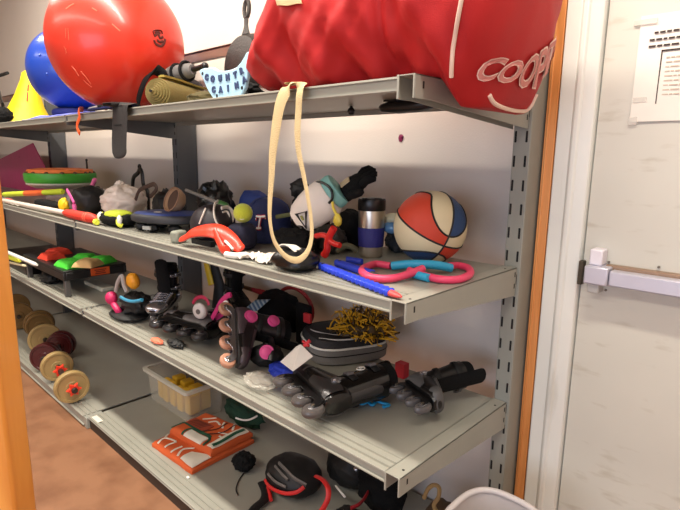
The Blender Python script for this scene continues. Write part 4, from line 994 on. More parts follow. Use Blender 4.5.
# tumbler
c = onz(370.5, 258.5, Z2+.0); s = depth((c.x, c.y+.03, Z2))/FPX; R = 13.4*s; hd_ = Vector((c.x-CAM.x, c.y-CAM.y, 0)).normalized(); c = Vector((c.x+hd_.x*R*.9, c.y+hd_.y*R*.9, Z2+.0006))
H = 58*s
stl = mat('brushed_steel', (206, 196, 182), .28, .9, var=.05); bb2 = mat('blue_band', (44, 42, 120), .6, var=.05, bump=.2, bscale=300)
th = thing('steel_tumbler', 'steel travel tumbler with black lid and blue band beside the basketball', 'tumbler', c)
M = Matrix.Translation(c)
m = MB(); m.lathe([(R*.80, 0), (R*.86, .003), (R*.88, H*.03), (R*.90, H*.25), (R*.97, H*.55), (R*1.0, H*.80), (R*.99, H*.82)], 40, M); tm = m.build('steel_body', stl, th)
m = MB(); m.lathe([(R*.905, H*.18), (R*.94, H*.185), (R*.995, H*.50), (R*.965, H*.51)], 40, M, cap=(False, False)); m.build('blue_band', bb2, tm)
m = MB(); m.lathe([(R*1.0, H*.80), (R*1.03, H*.81), (R*1.03, H*.965), (R*.98, H*1.0), (R*.80, H*.995), (R*.78, H*.97), (.001, H*.97)], 40, M); ld = m.build('lid', blackp, tm)
m = MB(); m.box(c+Vector((.3*R, -.5*R, H*.985)), (R*.5, R*.4, H*.05)); m.build('sip_tab', blackp, ld, bevel=.002)
# goggles beyond the tumbler
q = ony(389, 216, .33)
th = thing('ski_goggles', 'pale blue and white goggles stacked behind the tumbler beside the basketball', 'goggles', (q.x, .36, Z2))
m = MB(); m.blob((q.x-.062, .468, Z2+.055), (.04, .045, .056), .25, 3, 12, floor=Z2+.0006); hh = m.build('goggle_frame', mat('dark_frame', (50, 54, 60), .5), th)
m = MB(); m.blob((q.x-.045, .41, Z2+.115), (.035, .03, .016), .15, 3, 2, n=20, k=14); m.build('white_foam', mat('yellowish_foam', (206, 200, 168), .7), hh)
m = MB(); m.blob((q.x-.040, .395, Z2+.088), (.030, .024, .018), .12, 3, 6, n=20, k=14); m.build('blue_lens', mat('blue_lens', (96, 140, 180), .15), hh)
m = MB(); m.tube(spline([ony(385, 229, .39), ony(387, 225, .39), ony(388, 220, .39)], 5), .006, 8); m.build('white_strap', whitep, hh)
q = onz(390, 252, Z2); soft('moss_cloth', mat('moss_cloth', (74, 72, 54), .85, var=.3, scale=30, bump=.4), 'mottled moss green cloth between the tumbler and the basketball', 'cloth', (q.x-.028, q.y+.060, 0), (.026, .035, .028), .2, 3, 31)
# basketball
bc = ony(430, 227, .30); 
cR = 38.3*depth(bc)/FPX; bc.z = Z2+cR+.0006
d0 = ray(430, 227); bc = CAM+d0*((bc.z-CAM.z)/d0.z)
for _i in range(12):
    cR = 36.3*depth(bc)/FPX; bc = CAM+d0*((Z2+cR+.0006-CAM.z)/d0.z)
# basketball panels in the ball's own frame: seams = two great circles + two bowed side seams
ivory = mat('ball_ivory', (224, 208, 168), .5, var=.05, bump=.3, bscale=500)
bred = mat('ball_red', (208, 66, 40), .5, var=.06, bump=.3, bscale=500)
bblu = mat('ball_blue', (34, 66, 112), .5, var=.06, bump=.3, bscale=500)
th = thing('basketball', 'red, ivory and blue basketball at the right end of the second shelf', 'ball', (bc.x, bc.y, Z2))
def sp(px, py): return surf(bc, cR, px, py)[1]
P0 = sp(444, 246)
nM = sp(398, 209.5).cross(P0).normalized()                 # long seam
if nM.dot(sp(449, 236.5)) < 0: nM = -nM
nM = (nM-P0*nM.dot(P0)).normalized()
nE = P0.cross(nM).normalized()
if nE.dot(sp(430, 215)) < 0: nE = -nE                       # + side is the left of the crossing seam
def ang(p): return math.acos(max(-1, min(1, p.dot(nM)))), math.atan2(p.dot(nE), p.dot(P0))
r1 = ang(sp(449, 236.5))[0]; t, f_ = ang(sp(431.5, 206.5)); r2 = r1+(t-r1)/max(.05, math.sin(f_)**2)
r2 = max(math.radians(25), min(r2, r1))
def rho(f): return r1+(r2-r1)*math.sin(f)**2
def panel(p):
    t, f = ang(p); e = p.dot(nE) > 0
    if t < rho(f): return 0 if e else 2
    if PI-t < rho(f): return 2 if e else 0
    up = p.dot(nM) > 0
    return (1 if e else 0) if up else (0 if e else 1)
m = MB(); m.ball(bc, cR, 160, 110)
for k, fc in enumerate(m.f):
    q = Vector((0, 0, 0))
    for i in fc: q += m.v[i]
    m.mi[k] = panel((q/len(fc)-bc).normalized())
bb = m.build('ball_skin', [ivory, bred, bblu], th, smooth=80)
def on(p, k=1.0): return bc+p*cR*k
m = MB(); N = 72
for a, b in ((P0, nM), (P0, nE)): m.tube([on(a*math.cos(2*PI*i/N)+b*math.sin(2*PI*i/N)) for i in range(N)], .0028, 6, True)
for s_ in (1, -1):
    m.tube([on((nM*s_*math.cos(rho(f))+(P0*math.cos(f)+nE*math.sin(f))*math.sin(rho(f)))) for f in [2*PI*i/N for i in range(N)]], .0028, 6, True)
m.build('black_seam', mat('seam_black', (26, 22, 22), .6), bb)
# two blue ridged strips
bs = mat('royal_blue', (34, 62, 200), .4, var=.05)
tipm = mat('strip_tip_dark', (70, 66, 66), .5); tipr = mat('strip_tip_red', (206, 70, 70), .45)
def strip(P, Q, lb, tip, tail):
    P = Vector(P); Q = Vector(Q); d = (Q-P); L = d.length; A = axes(P, d, (0, 0, 1))
    th = thing('ridged_strip', lb, 'grip strip', (P+Q)/2-Vector((0, 0, .0)), group=None)
    m = MB(); m.M = A; n = 34; R_ = []
    for i in range(n*2+1):
        x = L*(i-(.28 if i % 2 else -.28)*(1 if 0 < i < n*2 else 0))/(n*2); k = 1 if (i//2) % 2 else .74
        w = .014*k*min(1, .45+i*.06); h = .0092*(1 if (i//2) % 2 else .70)
        R_.append([Vector((x, math.copysign(abs(math.cos(a))**.6, math.cos(a))*w, .0095+math.copysign(abs(math.sin(a))**.6, math.sin(a))*h)) for a in [2*PI*j/16 for j in range(16)]])
    m.rings(R_); b = m.build('ridged_grip', bs, th, smooth=25)
    m = MB(); m.M = A; m.rings([[Vector((x, math.cos(a)*w, .0088+math.sin(a)*h)) for a in [2*PI*j/12 for j in range(12)]] for x, w, h in ((L-.002, .010, .008), (L+.012, .0095, .007), (L+.026, .007, .005), (L+.036, .003, .002))])
    m.build('end_tip', tip, b)
    m = MB(); m.M = A; m.cyl((.022, 0, .0165), (.022, 0, .0190), .0042, 12); m.build('hang_hole', slotm, b)
    return th
z = Z2+.0008
a = onz(319, 268.5, z); b = onz(391, 297, z)
strip((a.x, a.y, z), (b.x, b.y, z), 'royal blue ridged strip with red tip, nearest the shelf edge', tipr, 0)
a = onz(334, 266, z); b = onz(370, 277.8, z)
strip((a.x, a.y+.006, z), (b.x, b.y+.006, z), 'royal blue ridged strip with dark tip, lying behind the red tipped one', tipm, 0)
a = onz(347, 262.5, z); b = onz(362, 265, z)
m = MB(); m.rings([[Vector((q.x, q.y, 0))+Vector((0, math.cos(t)*w, z+.009+math.sin(t)*.009)) for t in [2*PI*j/12 for j in range(12)]] for q, w in ((a, .006), (a+(b-a)*.1, .011), (a+(b-a)*.9, .011), (b, .006))])
one(m, 'blue_grip', bs, 'short smooth blue grip at the foot of the tumbler behind the ridged strips', 'grip')
# pink figure-eight tube with teal sleeve
pk_ = mat('coral_pink_rubber', (226, 66, 104), .4, var=.04); tl_ = mat('teal_rubber', (46, 164, 204), .4, var=.04)
zc = Z2+.012
th = thing('figure_eight_tube', 'pink figure eight exercise tube with teal sleeve before the basketball', 'exercise tube', onz(415, 272, Z2))
Lp = [(391, 266, .012), (376, 264, .012), (365, 267.5, .011), (362, 271.5, .011), (371, 277.5, .011), (391, 278.5, .011), (409, 274, .016), (423, 268.5, .024)]
Rp = [(409, 270.5, .013), (424, 275.5, .011), (442, 279.5, .011), (460, 279, .011), (470, 274, .011), (468, 268, .012), (458, 265.5, .012), (448, 266, .018)]
m = MB(); m.tube(spline([onz(x, y, Z2+h+.0005) for x, y, h in Lp], 8), .0098, 12); m.tube(spline([onz(x, y, Z2+h+.0005) for x, y, h in Rp], 8), .0098, 12); fe = m.build('pink_tube', pk_, th)
Tp = [(392, 266, .013), (405, 264.5, .020), (420, 264.2, .026), (437, 265.2, .024), (451, 268, .014)]
m = MB(); m.tube(spline([onz(x, y, Z2+h+.0005) for x, y, h in Tp], 8), .0118, 14); m.build('teal_sleeve', tl_, fe)
Tp = [(410, 274, .014), (419, 276.5, .011), (429, 279, .011)]
m = MB(); m.tube(spline([onz(x, y-1, Z2+h+.0005) for x, y, h in Tp], 6), .0106, 12); m.build('teal_sleeve', tl_, fe)
# ================================================================== THIRD SHELF
wheelm = mat('wheel_urethane', (84, 80, 80), .35, var=.12); peach = mat('wheel_peach', (176, 128, 104), .45, var=.08)
silver = mat('chrome', (190, 190, 196), .22, .9, var=.05); shellb = mat('skate_shell', (13, 12, 12), .24, var=.15, coat=.3)
greyp = mat('skate_grey', (92, 88, 88), .4, .2, var=.1)
plum = mat('skate_plum', (30, 23, 26), .38, var=.2, scale=20)
pinkm = mat('skate_pink', (220, 78, 140), .5, var=.08)
def ell(c, u, v, a, b, n=24, p=.85): return [c+u*(math.copysign(abs(math.cos(t))**p, math.cos(t))*a)+v*(math.copysign(abs(math.sin(t))**p, math.sin(t))*b) for t in [2*PI*i/n for i in range(n)]]
def skate(label, M, shell=shellb, cuffm=None, accent=greyp, wheels=wheelm, frame=greyp, scale=.9, disc=None, linerm=blackf, emblem=False, trim=None, name='inline_skate'):
    cuffm = cuffm or shell; trim = trim or accent
    sv = scale if hasattr(scale, '__len__') else (scale, scale, scale)
    t = thing(name, label, 'skate', M=M @ Matrix.Diagonal((sv[0], sv[1], sv[2], 1)))
    X, Y, Z = Vector((1, 0, 0)), Vector((0, 1, 0)), Vector((0, 0, 1))
    bs = [(-.138, .105, .010, .020), (-.132, .110, .030, .042), (-.11, .115, .041, .050), (-.07, .120, .044, .050), (-.02, .116, .043, .046), (.03, .109, .043, .037), (.08, .102, .045, .028), (.118, .099, .043, .024), (.142, .096, .034, .019), (.154, .093, .014, .008)]
    def bp(x, a, lift=0):
        for (x0, z0, w0, h0), (x1, z1, w1, h1) in zip(bs, bs[1:]):
            if x0 <= x <= x1:
                f = (x-x0)/(x1-x0); z, w, h = z0+(z1-z0)*f, w0+(w1-w0)*f+lift, h0+(h1-h0)*f+lift
                return Vector((x, math.copysign(abs(math.cos(a))**.85, math.cos(a))*w, z+math.copysign(abs(math.sin(a))**.85, math.sin(a))*h))
    m = MB(); m.rings([ell(Vector((x, 0, z)), Y, Z, w, h, 28) for x, z, w, h in bs]); boot = m.build('boot', shell, t, world=False)
    # toe cap and heel brace standing proud of the boot
    A2 = [2*PI*i/28 for i in range(28)]
    m = MB(); m.rings([[bp(x, a, .0035 if k not in (0, 5) else .0004) for a in A2] for k, x in enumerate((.082, .084, .10, .125, .145, .1535))]); m.build('toe_cap', trim, boot, world=False)
    for s in (-1, 1):
        m = MB(); m.slab(lambda u, v: bp(-.125+.14*u, (PI/2-s*PI/2)+s*(-.95+1.25*v*(1-.55*u)), .0045), 10, 8, .003); m.build('side_brace', trim, boot, world=False)
    # sole plate
    m = MB(); S = [(-.132, .026), (-.10, .038), (-.02, .034), (.05, .040), (.115, .040), (.150, .018)]
    m.rings([[Vector((x, -w, .084)), Vector((x, w, .084)), Vector((x, w*.85, .070)), Vector((x, -w*.85, .070))] for x, w in S]); m.build('sole_plate', blackp, boot, world=False, bevel=.002)
    # cuff: pinched at the ankle, flared and open at the top
    lean = .12
    def cs(z, a, b, dx=0): return ell(Vector((-.078+dx+(z-.10)*lean, 0, z)), X, Y, a, b, 28)
    m = MB(); m.rings([cs(.115, .050, .045), cs(.15, .054, .046), cs(.19, .053, .045), (cs(.235, .056, .049)), cs(.272, .062, .053), cs(.286, .062, .053), cs(.284, .056, .047), cs(.24, .046, .039), cs(.20, .034, .030)]); cuff = m.build('cuff', cuffm, t, world=False)
    m = MB(); m.rings([cs(.20, .045, .038), cs(.27, .054, .046), cs(.305, .057, .048), cs(.320, .053, .044), cs(.318, .042, .033), cs(.26, .034, .028), cs(.22, .025, .02)]); lin = m.build('liner', linerm, t, world=False)
    m = MB(); P = [Vector((-.010, 0, .15)), Vector((-.008, 0, .20)), Vector((.004, 0, .27)), Vector((.018, 0, .340)), Vector((.016, 0, .362))]
    m.tube(spline(P, 4), [.030]*12+[.030, .027, .022, .014, .008], 10, flat=(1, .35), hint=(0, 1, .01)); m.build('tongue', linerm, lin, world=False)
    # rear spine on the cuff, with a ridge
    m = MB(); P = [Vector((-.128+(z-.10)*lean-.004*(z > .2), 0, z)) for z in (.10, .14, .19, .24, .285)]
    m.tube(P, [.014, .018, .016, .018, .015], 8, flat=(1, .4), hint=(0, 1, .01)); m.build('spine', trim, cuff, world=False)
    # laces with eyelet stays
    m = MB()
    for i in range(6):
        x = -.012+.017*i; a0 = .72
        m.tube([bp(x+.006*(j % 2), PI/2-a0+2*a0*j/6, .003) for j in range(7)], .0030, 6)
        m.tube([bp(x+.016*j/6, PI/2-a0+2*a0*j/6, .0042) for j in range(7)], .0026, 6)
    m.build('lace', accent if disc is None else blackr, boot, world=False)
    for s in (-1, 1): m = MB(); m.tube([bp(-.02+.10*j/8, PI/2+s*.80, .003) for j in range(9)], .006, 6, flat=(1, .5)); m.build('eyelet_stay', trim, boot, world=False)
    # straps and buckles: ankle strap over the instep, cuff strap
    for zz, w, k in ((.178, .056, 0), (.258, .062, 1)):
        m = MB(); q = [Vector((-.078+(zz-.10)*lean+math.cos(a)*(w+.004), math.sin(a)*(w-.007), zz-.010*math.cos(a)*(1-k))) for a in [-2.0+4.0*i/24 for i in range(25)]]
        m.tube(q, .012, 8, flat=(1, .28), hint=(0, 0, 1)); m.build('strap', blackr, cuff, world=False)
        xb = -.078+(zz-.10)*lean
        m = MB(); m.box((xb+.018, w-.006, zz), (.040, .010, .021), Matrix.Rotation(-.32, 4, 'Z')); m.build('buckle', accent, cuff, world=False, bevel=.002)
        m = MB(); m.box((xb+.046, w-.020, zz), (.026, .008, .013), Matrix.Rotation(-.75, 4, 'Z')); m.build('ratchet_lever', trim, cuff, world=False, bevel=.0015)
    for s in (-1, 1):
        m = MB(); R_ = .016 if disc is None else .030
        m.cyl((-.074, s*.040, .128), (-.074, s*.0525, .128), R_, 20); m.cyl((-.074, s*.0525, .128), (-.074, s*.0555, .128), R_*.7, 16, R_*.5); m.build('pivot_disc', disc or silver, cuff, world=False)
        if disc: m = MB(); m.cyl((-.066, s*.040, .232), (-.066, s*.0585, .232), .027, 20); m.cyl((-.066, s*.0585, .232), (-.066, s*.061, .232), .018, 16, .014); m.build('cuff_disc', disc, cuff, world=False)
    if emblem:
        m = MB(); m.torus((-.045, .0530, .222), .0125, .0018, (0, 1, 0), 22, 6); m.build('emblem_ring', mat('emblem_white', (226, 222, 214), .5, var=0), cuff, world=False)
        m = MB(); m.tube(spline([(-.053, .0545, .215), (-.045, .0550, .226), (-.039, .0545, .218), (-.043, .0545, .229)], 4), .0016, 6); m.build('emblem_mark', MATS['emblem_white'], cuff, world=False)
    # frame: two cut-out side rails bridged under the sole
    m = MB()
    for s in (-1, 1):
        pts = [(-.118, .072), (-.138, .052), (-.142, .030), (-.120, .030), (-.098, .050), (-.075, .050), (-.052, .030), (-.034, .030), (-.014, .050), (.014, .050), (.034, .030), (.052, .030), (.075, .050), (.098, .050), (.120, .030), (.142, .030), (.138, .052), (.118, .072)]
        m.prism([Vector((x, s*.0175, z)) for x, z in pts], (0, -s*.003, 0))
    m.bb(-.115, .115, -.0175, .0175, .0665, .0715); fr = m.build('frame', frame, t, world=False, bevel=.0012)
    R = .034
    for i, x in enumerate((-.130, -.0435, .0435, .130)):
        m = MB(); Mw = Matrix.Translation((x, 0, R)) @ Matrix.Rotation(PI/2, 4, 'X')
        m.lathe([(.013, -.0125), (R*.62, -.0130), (R*.84, -.0115), (R*.96, -.006), (R, 0), (R*.96, .006), (R*.84, .0115), (R*.62, .0130), (.013, .0125)], 30, Mw); w = m.build('wheel', wheels, t, world=False)
        m = MB(); m.lathe([(.001, -.0148), (.013, -.0140), (.0155, -.0128), (.0155, .0128), (.013, .0140), (.001, .0148)], 18, Mw); m.build('hub', silver, w, world=False)
        m = MB(); m.lathe([(.001, -.0205), (.0055, -.020), (.0055, .020), (.001, .0205)], 10, Mw); m.build('axle_bolt', brass, w, world=False)
    return t
def lie(base, toe, up, scale=.9, flip=1, h=.062):
    """skate on its side: wheels row along toe, cuff along up, lifted by half its width"""
    toe = Vector(toe).normalized(); M = axes((base[0], base[1], Z3+h*scale), toe, up); return M
# --- two black skates at the right
def row(p, q, z): a = onz(p[0], p[1], Z3+z); b = onz(q[0], q[1], Z3+z); return a, b, (b-a)
a, b, d = row((274, 385), (303, 417), .045)
skate('black inline skate lying on its side nearest the shelf edge, wheels to the front left', lie(((a.x+b.x)/2-.004, (a.y+b.y)/2, 0), (-d.x, -d.y, 0), (.10, .985, .05), h=.056), emblem=True, scale=(.80, .92, .98), wheels=mat('wheel_smoke', (78, 73, 71), .25, var=.15), frame=blackp, trim=mat('gunmetal', (70, 68, 68), .28, .5, var=.15))
a = onz(393, 396, Z3+.05); e = onz(474, 377, Z3+.055)
skate('black inline skate lying at the right end of the third shelf', lie((a.x+.035, a.y-.01, 0), ((e-a).y, -(e-a).x, 0), ((e-a).x, (e-a).y, .03), h=.058), scale=(.50, .78, .80), shell=mat('skate_shell_soft', (14, 13, 13), .36, var=.15), frame=blackp, trim=mat('soft_grey', (74, 72, 72), .5, var=.1))
# cyan lace end, red label
m = MB(); P = [onz(x, y, Z3+.006) for x, y in ((352, 403), (357, 401), (362, 404), (368, 402), (372, 405), (377, 401.5), (383, 403), (389, 405), (383, 407))]
m.tube(spline(P, 5), .0055, 8, flat=(.7, 1), hint=(0, 0, 1)); one(m, 'cyan_lace', mat('cyan_lace', (36, 146, 200), .6), 'cyan lace lying under the heel of the nearest black skate', 'lace')
q = ony(398, 366, .42); m = MB(); m.bb(q.x-.020, q.x+.016, .43, .46, Z3+.0006, q.z+.004)
o = m.build('red_label_box', mat('red_label', (214, 52, 66), .5), None, bevel=.002); tag(o, 'small red labelled box between the two black skates', 'box')
# --- grey case with white piping
th = thing('grey_case', 'grey and black zipped case with white piping behind the black skates', 'case', (-.60, .50, Z3))
cg = mat('case_grey', (118, 115, 112), .75, var=.1, bump=.3, bscale=200); cb_ = mat('case_black', (34, 33, 36), .7, var=.12, bump=.3, bscale=200)
A = axes((-.615, .470, Z3), (.42, .91, 0), (0, 0, 1)); hw, hd = .145, .125
def oval2(k, z, dx=0): return [A @ Vector((math.copysign(abs(math.cos(t))**.6, math.cos(t))*hw*k+dx, math.copysign(abs(math.sin(t))**.6, math.sin(t))*hd*k, z)) for t in [2*PI*i/44 for i in range(44)]]
m = MB(); m.rings([oval2(.94, .001), oval2(1, .008), oval2(1.01, .035), oval2(1, .060)]); cs_ = m.build('lower_shell', cg, th)
m = MB(); m.rings([oval2(1.0, .0605), oval2(.99, .076), oval2(.93, .088), oval2(.6, .094), oval2(.1, .095)]); lid = m.build('upper_shell', cb_, cs_)
m = MB(); m.tube(oval2(1.012, .061), .0040, 8, True); m.build('white_piping', whitep, cs_)
m = MB(); m.tube([p+Vector((0, 0, 0)) for p in oval2(1.014, .036)], .0018, 6, True); m.build('zip_line', blackp, cs_)
m = MB(); P = [A @ Vector(v) for v in ((-.118, .06, .085), (-.108, .0, .090), (-.06, -.06, .092), (.0, -.085, .0925), (.06, -.095, .092))]; m.tube(spline(P, 5), .0035, 8); P = [A @ Vector(v) for v in ((-.118, -.06, .087), (-.07, -.10, .089), (.0, -.112, .089), (.08, -.10, .090))]; m.tube(spline(P, 5), .0035, 8); m.build('white_piping', whitep, lid)
# --- gold and black pompom
th = thing('gold_pompom', 'gold and black shredded pompom on the grey case under the second shelf', 'pompom', (A.translation.x+.09, .46, Z3+.122))
gold = mat('gold_foil', (228, 172, 36), .4, .1, var=.2, scale=60); darkf = mat('brown_foil', (74, 52, 16), .45, var=.2)
rnd = random.Random(11); mg_, mk_ = MB(), MB(); pc = Vector(((ony(364, 322, .40)).x, .43, Z3+.127)); 
pc = onz(364, 334, Z3+.098)
for k in range(700):
    a = rnd.uniform(0, 2*PI); el = rnd.uniform(.05, 1.25); ln = rnd.uniform(.5, 1.0)
    d = Vector((math.cos(a)*math.cos(el)*.135, math.sin(a)*math.cos(el)*.105, math.sin(el)*.115))
    j = lambda: Vector((rnd.uniform(-1, 1), rnd.uniform(-1, 1), rnd.uniform(-1, 1)))*.016
    P = [pc+d*ln*.2, pc+d*ln*.55+j(), pc+d*ln*.85+j(), pc+d*ln+j()-Vector((0, 0, .012))]
    P = [Vector((p.x, p.y, max(p.z, Z3+.0985))) for p in P]
    (mg_ if k % 3 < 2 else mk_).tube(spline(P, 2), .0030, 4, flat=(1, .35))
mk_.blob(pc+Vector((0, 0, .028)), (.075, .065, .035), .2, 3, 4)
for v in mk_.v: v.z = max(v.z, Z3+.0985)
dk = mk_.build('dark_streamers', darkf, th, smooth=None); o = mg_.build('gold_streamers', gold, th, smooth=None); o['kind'] = 'stuff'; dk['kind'] = 'stuff'
# --- tag, blue cloth, clear bag
th = thing('paper_tag', 'white paper tag with red clip propped on the nearest black skate', 'tag', onz(295, 380, Z3))
Q = [ony(280.5, 362, .085), ony(293, 371.5, .070), ony(313, 356.5, .13), ony(301, 344.5, .145), ony(296, 347, .14)]
nrm = (Q[1]-Q[0]).cross(Q[2]-Q[1]).normalized()*.0012; m = MB(); m.prism(Q, nrm); tg = m.build('card', mat('card_white', (232, 226, 216), .7, var=.02), th)
a, b = ony(304, 346, .135), ony(310, 340.5, .145); m = MB(); m.tube([a, b], .0055, 8, flat=(1, .6)); m.tube([ony(303, 341, .14), ony(309, 346, .14)], .0045, 8); m.build('red_clip', mat('clip_red', (200, 40, 50), .4), tg)
m = MB(); q = onz(279, 378, Z3); m.blob((q.x+.02, q.y+.02, Z3+.022), (.07, .05, .026), .2, 3, 9, floor=Z3+.0006); one(m, 'blue_cloth', mat('royal_cloth', (18, 50, 172), .7, var=.1, bump=.3), 'royal blue cloth bundle beside the white tag', 'cloth')
m = MB(); q = onz(246, 383, Z3); clear = mat('clear_film', (206, 200, 186), .15, var=.05, alpha=.3, bump=.6, bscale=30)
m.blob((q.x+.055, q.y+.012, Z3+.022), (.060, .040, .020), .22, 3.2, 15, floor=Z3+.0006, n=48, k=30); one(m, 'clear_bag', clear, 'crinkled clear plastic bag lying in front of the pink disc skates', 'bag', smooth=20)
# --- plum skates with pink discs
H = onz(219, 379, Z3)
Xt = Vector((.66, -.44, -.60)).normalized(); Zt = Vector((.74, .58, -.64)); sk_s = .80
Zt = (Zt-Xt*Zt.dot(Xt)).normalized()
O = Vector((H.x, H.y+.035, Z3+.002))-Xt*(.130*sk_s)-Zt*(.034*sk_s); O.z = Z3+.022+.030*sk_s+.034*sk_s*.5+.130*sk_s*(-Xt.z)
skate('plum and black inline skate with two pink discs, tipped onto its toe wheels', axes(O, Xt, Zt), shell=plum, accent=blackr, wheels=peach, frame=silver, disc=pinkm, scale=sk_s, trim=mat('plum_grey', (70, 58, 62), .4, .2, var=.15))
m = MB(); P = [ony(x, y, .175) for x, y in ((212, 318), (216, 311), (220, 303), (227, 296), (231, 295))]; m.tube(spline(P, 5), .010, 8, flat=(1, .4)); P = [ony(x, y, .20) for x, y in ((213, 320), (219, 316), (226, 311))]; m.tube(spline(P, 4), .010, 8, flat=(1, .4)); m.blob(ony(225, 303, .19), (.018, .012, .020), .2, 3, 3, n=18, k=12)
one(m, 'pink_strap', mat('magenta_strap', (190, 44, 110), .6), 'magenta strap looped above the pink disc skates', 'strap')
m = MB(); q = ony(226, 304, .176); m.blob(q, (.020, .006, .014), .15, 3, 3, n=20, k=12); one(m, 'white_patch', whitep, 'white pad clipped to the magenta strap', 'pad')
# --- striped cloth, racket, black bags at the back
m = MB(); a = ony(244, 312, .40); b = ony(270, 302, .40)
soft('black_sling_bag', blackf, 'black sling bag behind the pink disc skates', 'bag', (onz(272, 336, Z3).x-.03, .455, 0), (.13, .045, .085), .14, 2.6, 51, z=Z3)
def strp(name):
    m_ = bpy.data.materials.new(name); m_.use_nodes = True; nt = m_.node_tree; p = nt.nodes['Principled BSDF']; L = nt.links.new
    tc = nt.nodes.new('ShaderNodeTexCoord'); wv = nt.nodes.new('ShaderNodeTexWave'); wv.inputs['Scale'].default_value = 18; wv.bands_direction = 'DIAGONAL'
    r = nt.nodes.new('ShaderNodeValToRGB'); r.color_ramp.interpolation = 'CONSTANT'; r.color_ramp.elements[0].color = srgb((86, 118, 150)); r.color_ramp.elements[1].color = srgb((176, 196, 208)); r.color_ramp.elements[1].position = .55
    L(tc.outputs['Object'], wv.inputs['Vector']); L(wv.outputs['Color'], r.inputs['Fac']); L(r.outputs['Color'], p.inputs['Base Color']); p.inputs['Roughness'].default_value = .8; MATS[name] = m_; return m_
T = [ony(241, 312, .385), ony(257, 311, .385), ony(269, 300.5, .385), ony(254, 301, .385)]
m = MB(); m.prism(T, (0, .008, .004)); o = one(m, 'striped_cloth', strp('blue_stripes'), 'pale blue striped cloth corner showing above the pink disc skates', 'cloth')
th = thing('wooden_racket', 'brown wooden racket with red throat behind the black sling bag', 'racket', onz(260, 312, Z3))
a = ony(226, 281.5, .535); b = ony(276, 297, .535); m = MB(); m.tube([a, a+(b-a)*.55], [.008, .010], 10); rk = m.build('handle', mat('racket_wood', (112, 76, 40), .5), th)
m = MB(); m.tube([a+(b-a)*.52, a+(b-a)*.7, b], [.009, .014, .017], 10, flat=(1, .6)); m.build('red_throat', mat('dull_red', (150, 30, 38), .5), rk)
m = MB(); e = b+(b-a).normalized()*.12; m.torus(e+Vector((0, 0, -.02)), .11, .008, (0, 1, .0), 32, 8, (.75, 1)); hd = m.build('head_frame', MATS['dull_red'], rk)
q = ony(300, 313, .40); m = MB(); m.bb(q.x-.035, q.x+.045, .405, .425, Z3+.0006, q.z+.035)
o = m.build('black_box_pouch', blackf, None, bevel=.012, seg=3); tag(o, 'square black pouch left of the gold pompom', 'pouch')
q2 = ony(309.5, 318, .395); m = MB(); m.box((q2.x-.005, .390, q2.z), (.034, .014, .036)); o = m.build('red_tab', mat('tab_red', (204, 48, 52), .5), None, bevel=.003); tag(o, 'small red tab on the square black pouch', 'tab')
# --- black skates in the middle left
a, b, d = row((152, 330), (186, 340), .045)
skate('black inline skate at the front of the middle heap, wheels to the shelf edge', lie(((a.x+b.x)/2, (a.y+b.y)/2+.01, 0), (-d.x, -d.y, 0), (.30, .95, .05), h=.058), scale=(.92, .92, .92), shell=mat('skate_gloss', (9, 9, 10), .2, var=.1, coat=.4), frame=blackp, wheels=mat('wheel_black', (34, 33, 34), .35, var=.1))
skate('black inline skate upright behind the front one of the middle heap', axes((-1.235, .445, Z3+.001), (.95, -.3, 0), (0, 0, 1)), scale=(.8, .8, .72), shell=MATS['skate_gloss'], accent=blackr, frame=blackp, wheels=MATS['wheel_black'], trim=blackr)
m = MB(); c = ony(201, 311, .155); P = [ony(x, y, .14) for x, y in ((193, 303), (196, 298.5), (202, 297), (207, 300), (209, 305))]; m.tube(spline(P, 5), .0075, 8, flat=(1, .5)); one(m, 'crimson_strap', mat('crimson', (160, 26, 66), .6), 'crimson arched strap in the middle of the black skate heap', 'strap')
th = thing('loose_wheel', 'loose pale skate wheel lodged in the black skate heap', 'wheel', ony(201, 318, .15))
Mw = axes(ony(200, 311, .145), (0, 0, 1), (.3, -.9, .2)); m = MB(); m.lathe([(.008, -.011), (.022, -.011), (.030, -.006), (.032, 0), (.030, .006), (.022, .011), (.008, .011)], 26, Mw); lw_ = m.build('tyre', mat('pale_wheel', (196, 190, 186), .4, var=.1), th); m = MB(); m.lathe([(.001, -.013), (.010, -.0125), (.010, .0125), (.001, .013)], 14, Mw); m.build('hub', greyp, lw_)
# yellow and black brush hanging by the post
th = thing('yellow_brush', 'yellow backed black brush leaning by the middle post on the third shelf', 'brush', onz(210, 318, Z3))
a, b = ony(205.5, 260, .44), ony(211.5, 285, .44); m = MB(); m.tube([a, a+(b-a)*.3, b], [.016, .020, .022], 12, flat=(1, .5), hint=(1, 0, 0)); br = m.build('yellow_back', mat('yellow_plastic', (232, 190, 30), .4), th)
m = MB(); b2 = ony(218, 310, .45); b2.z = max(b2.z, Z3+.02); m.tube([a+Vector((.03, .02, 0)), b+Vector((.035, .02, 0)), Vector((b2.x, .46, Z3+.002))], [.022, .034, .05], 12, flat=(1, .6), hint=(1, 0, 0)); m.build('black_bristle_block', blackr, br)
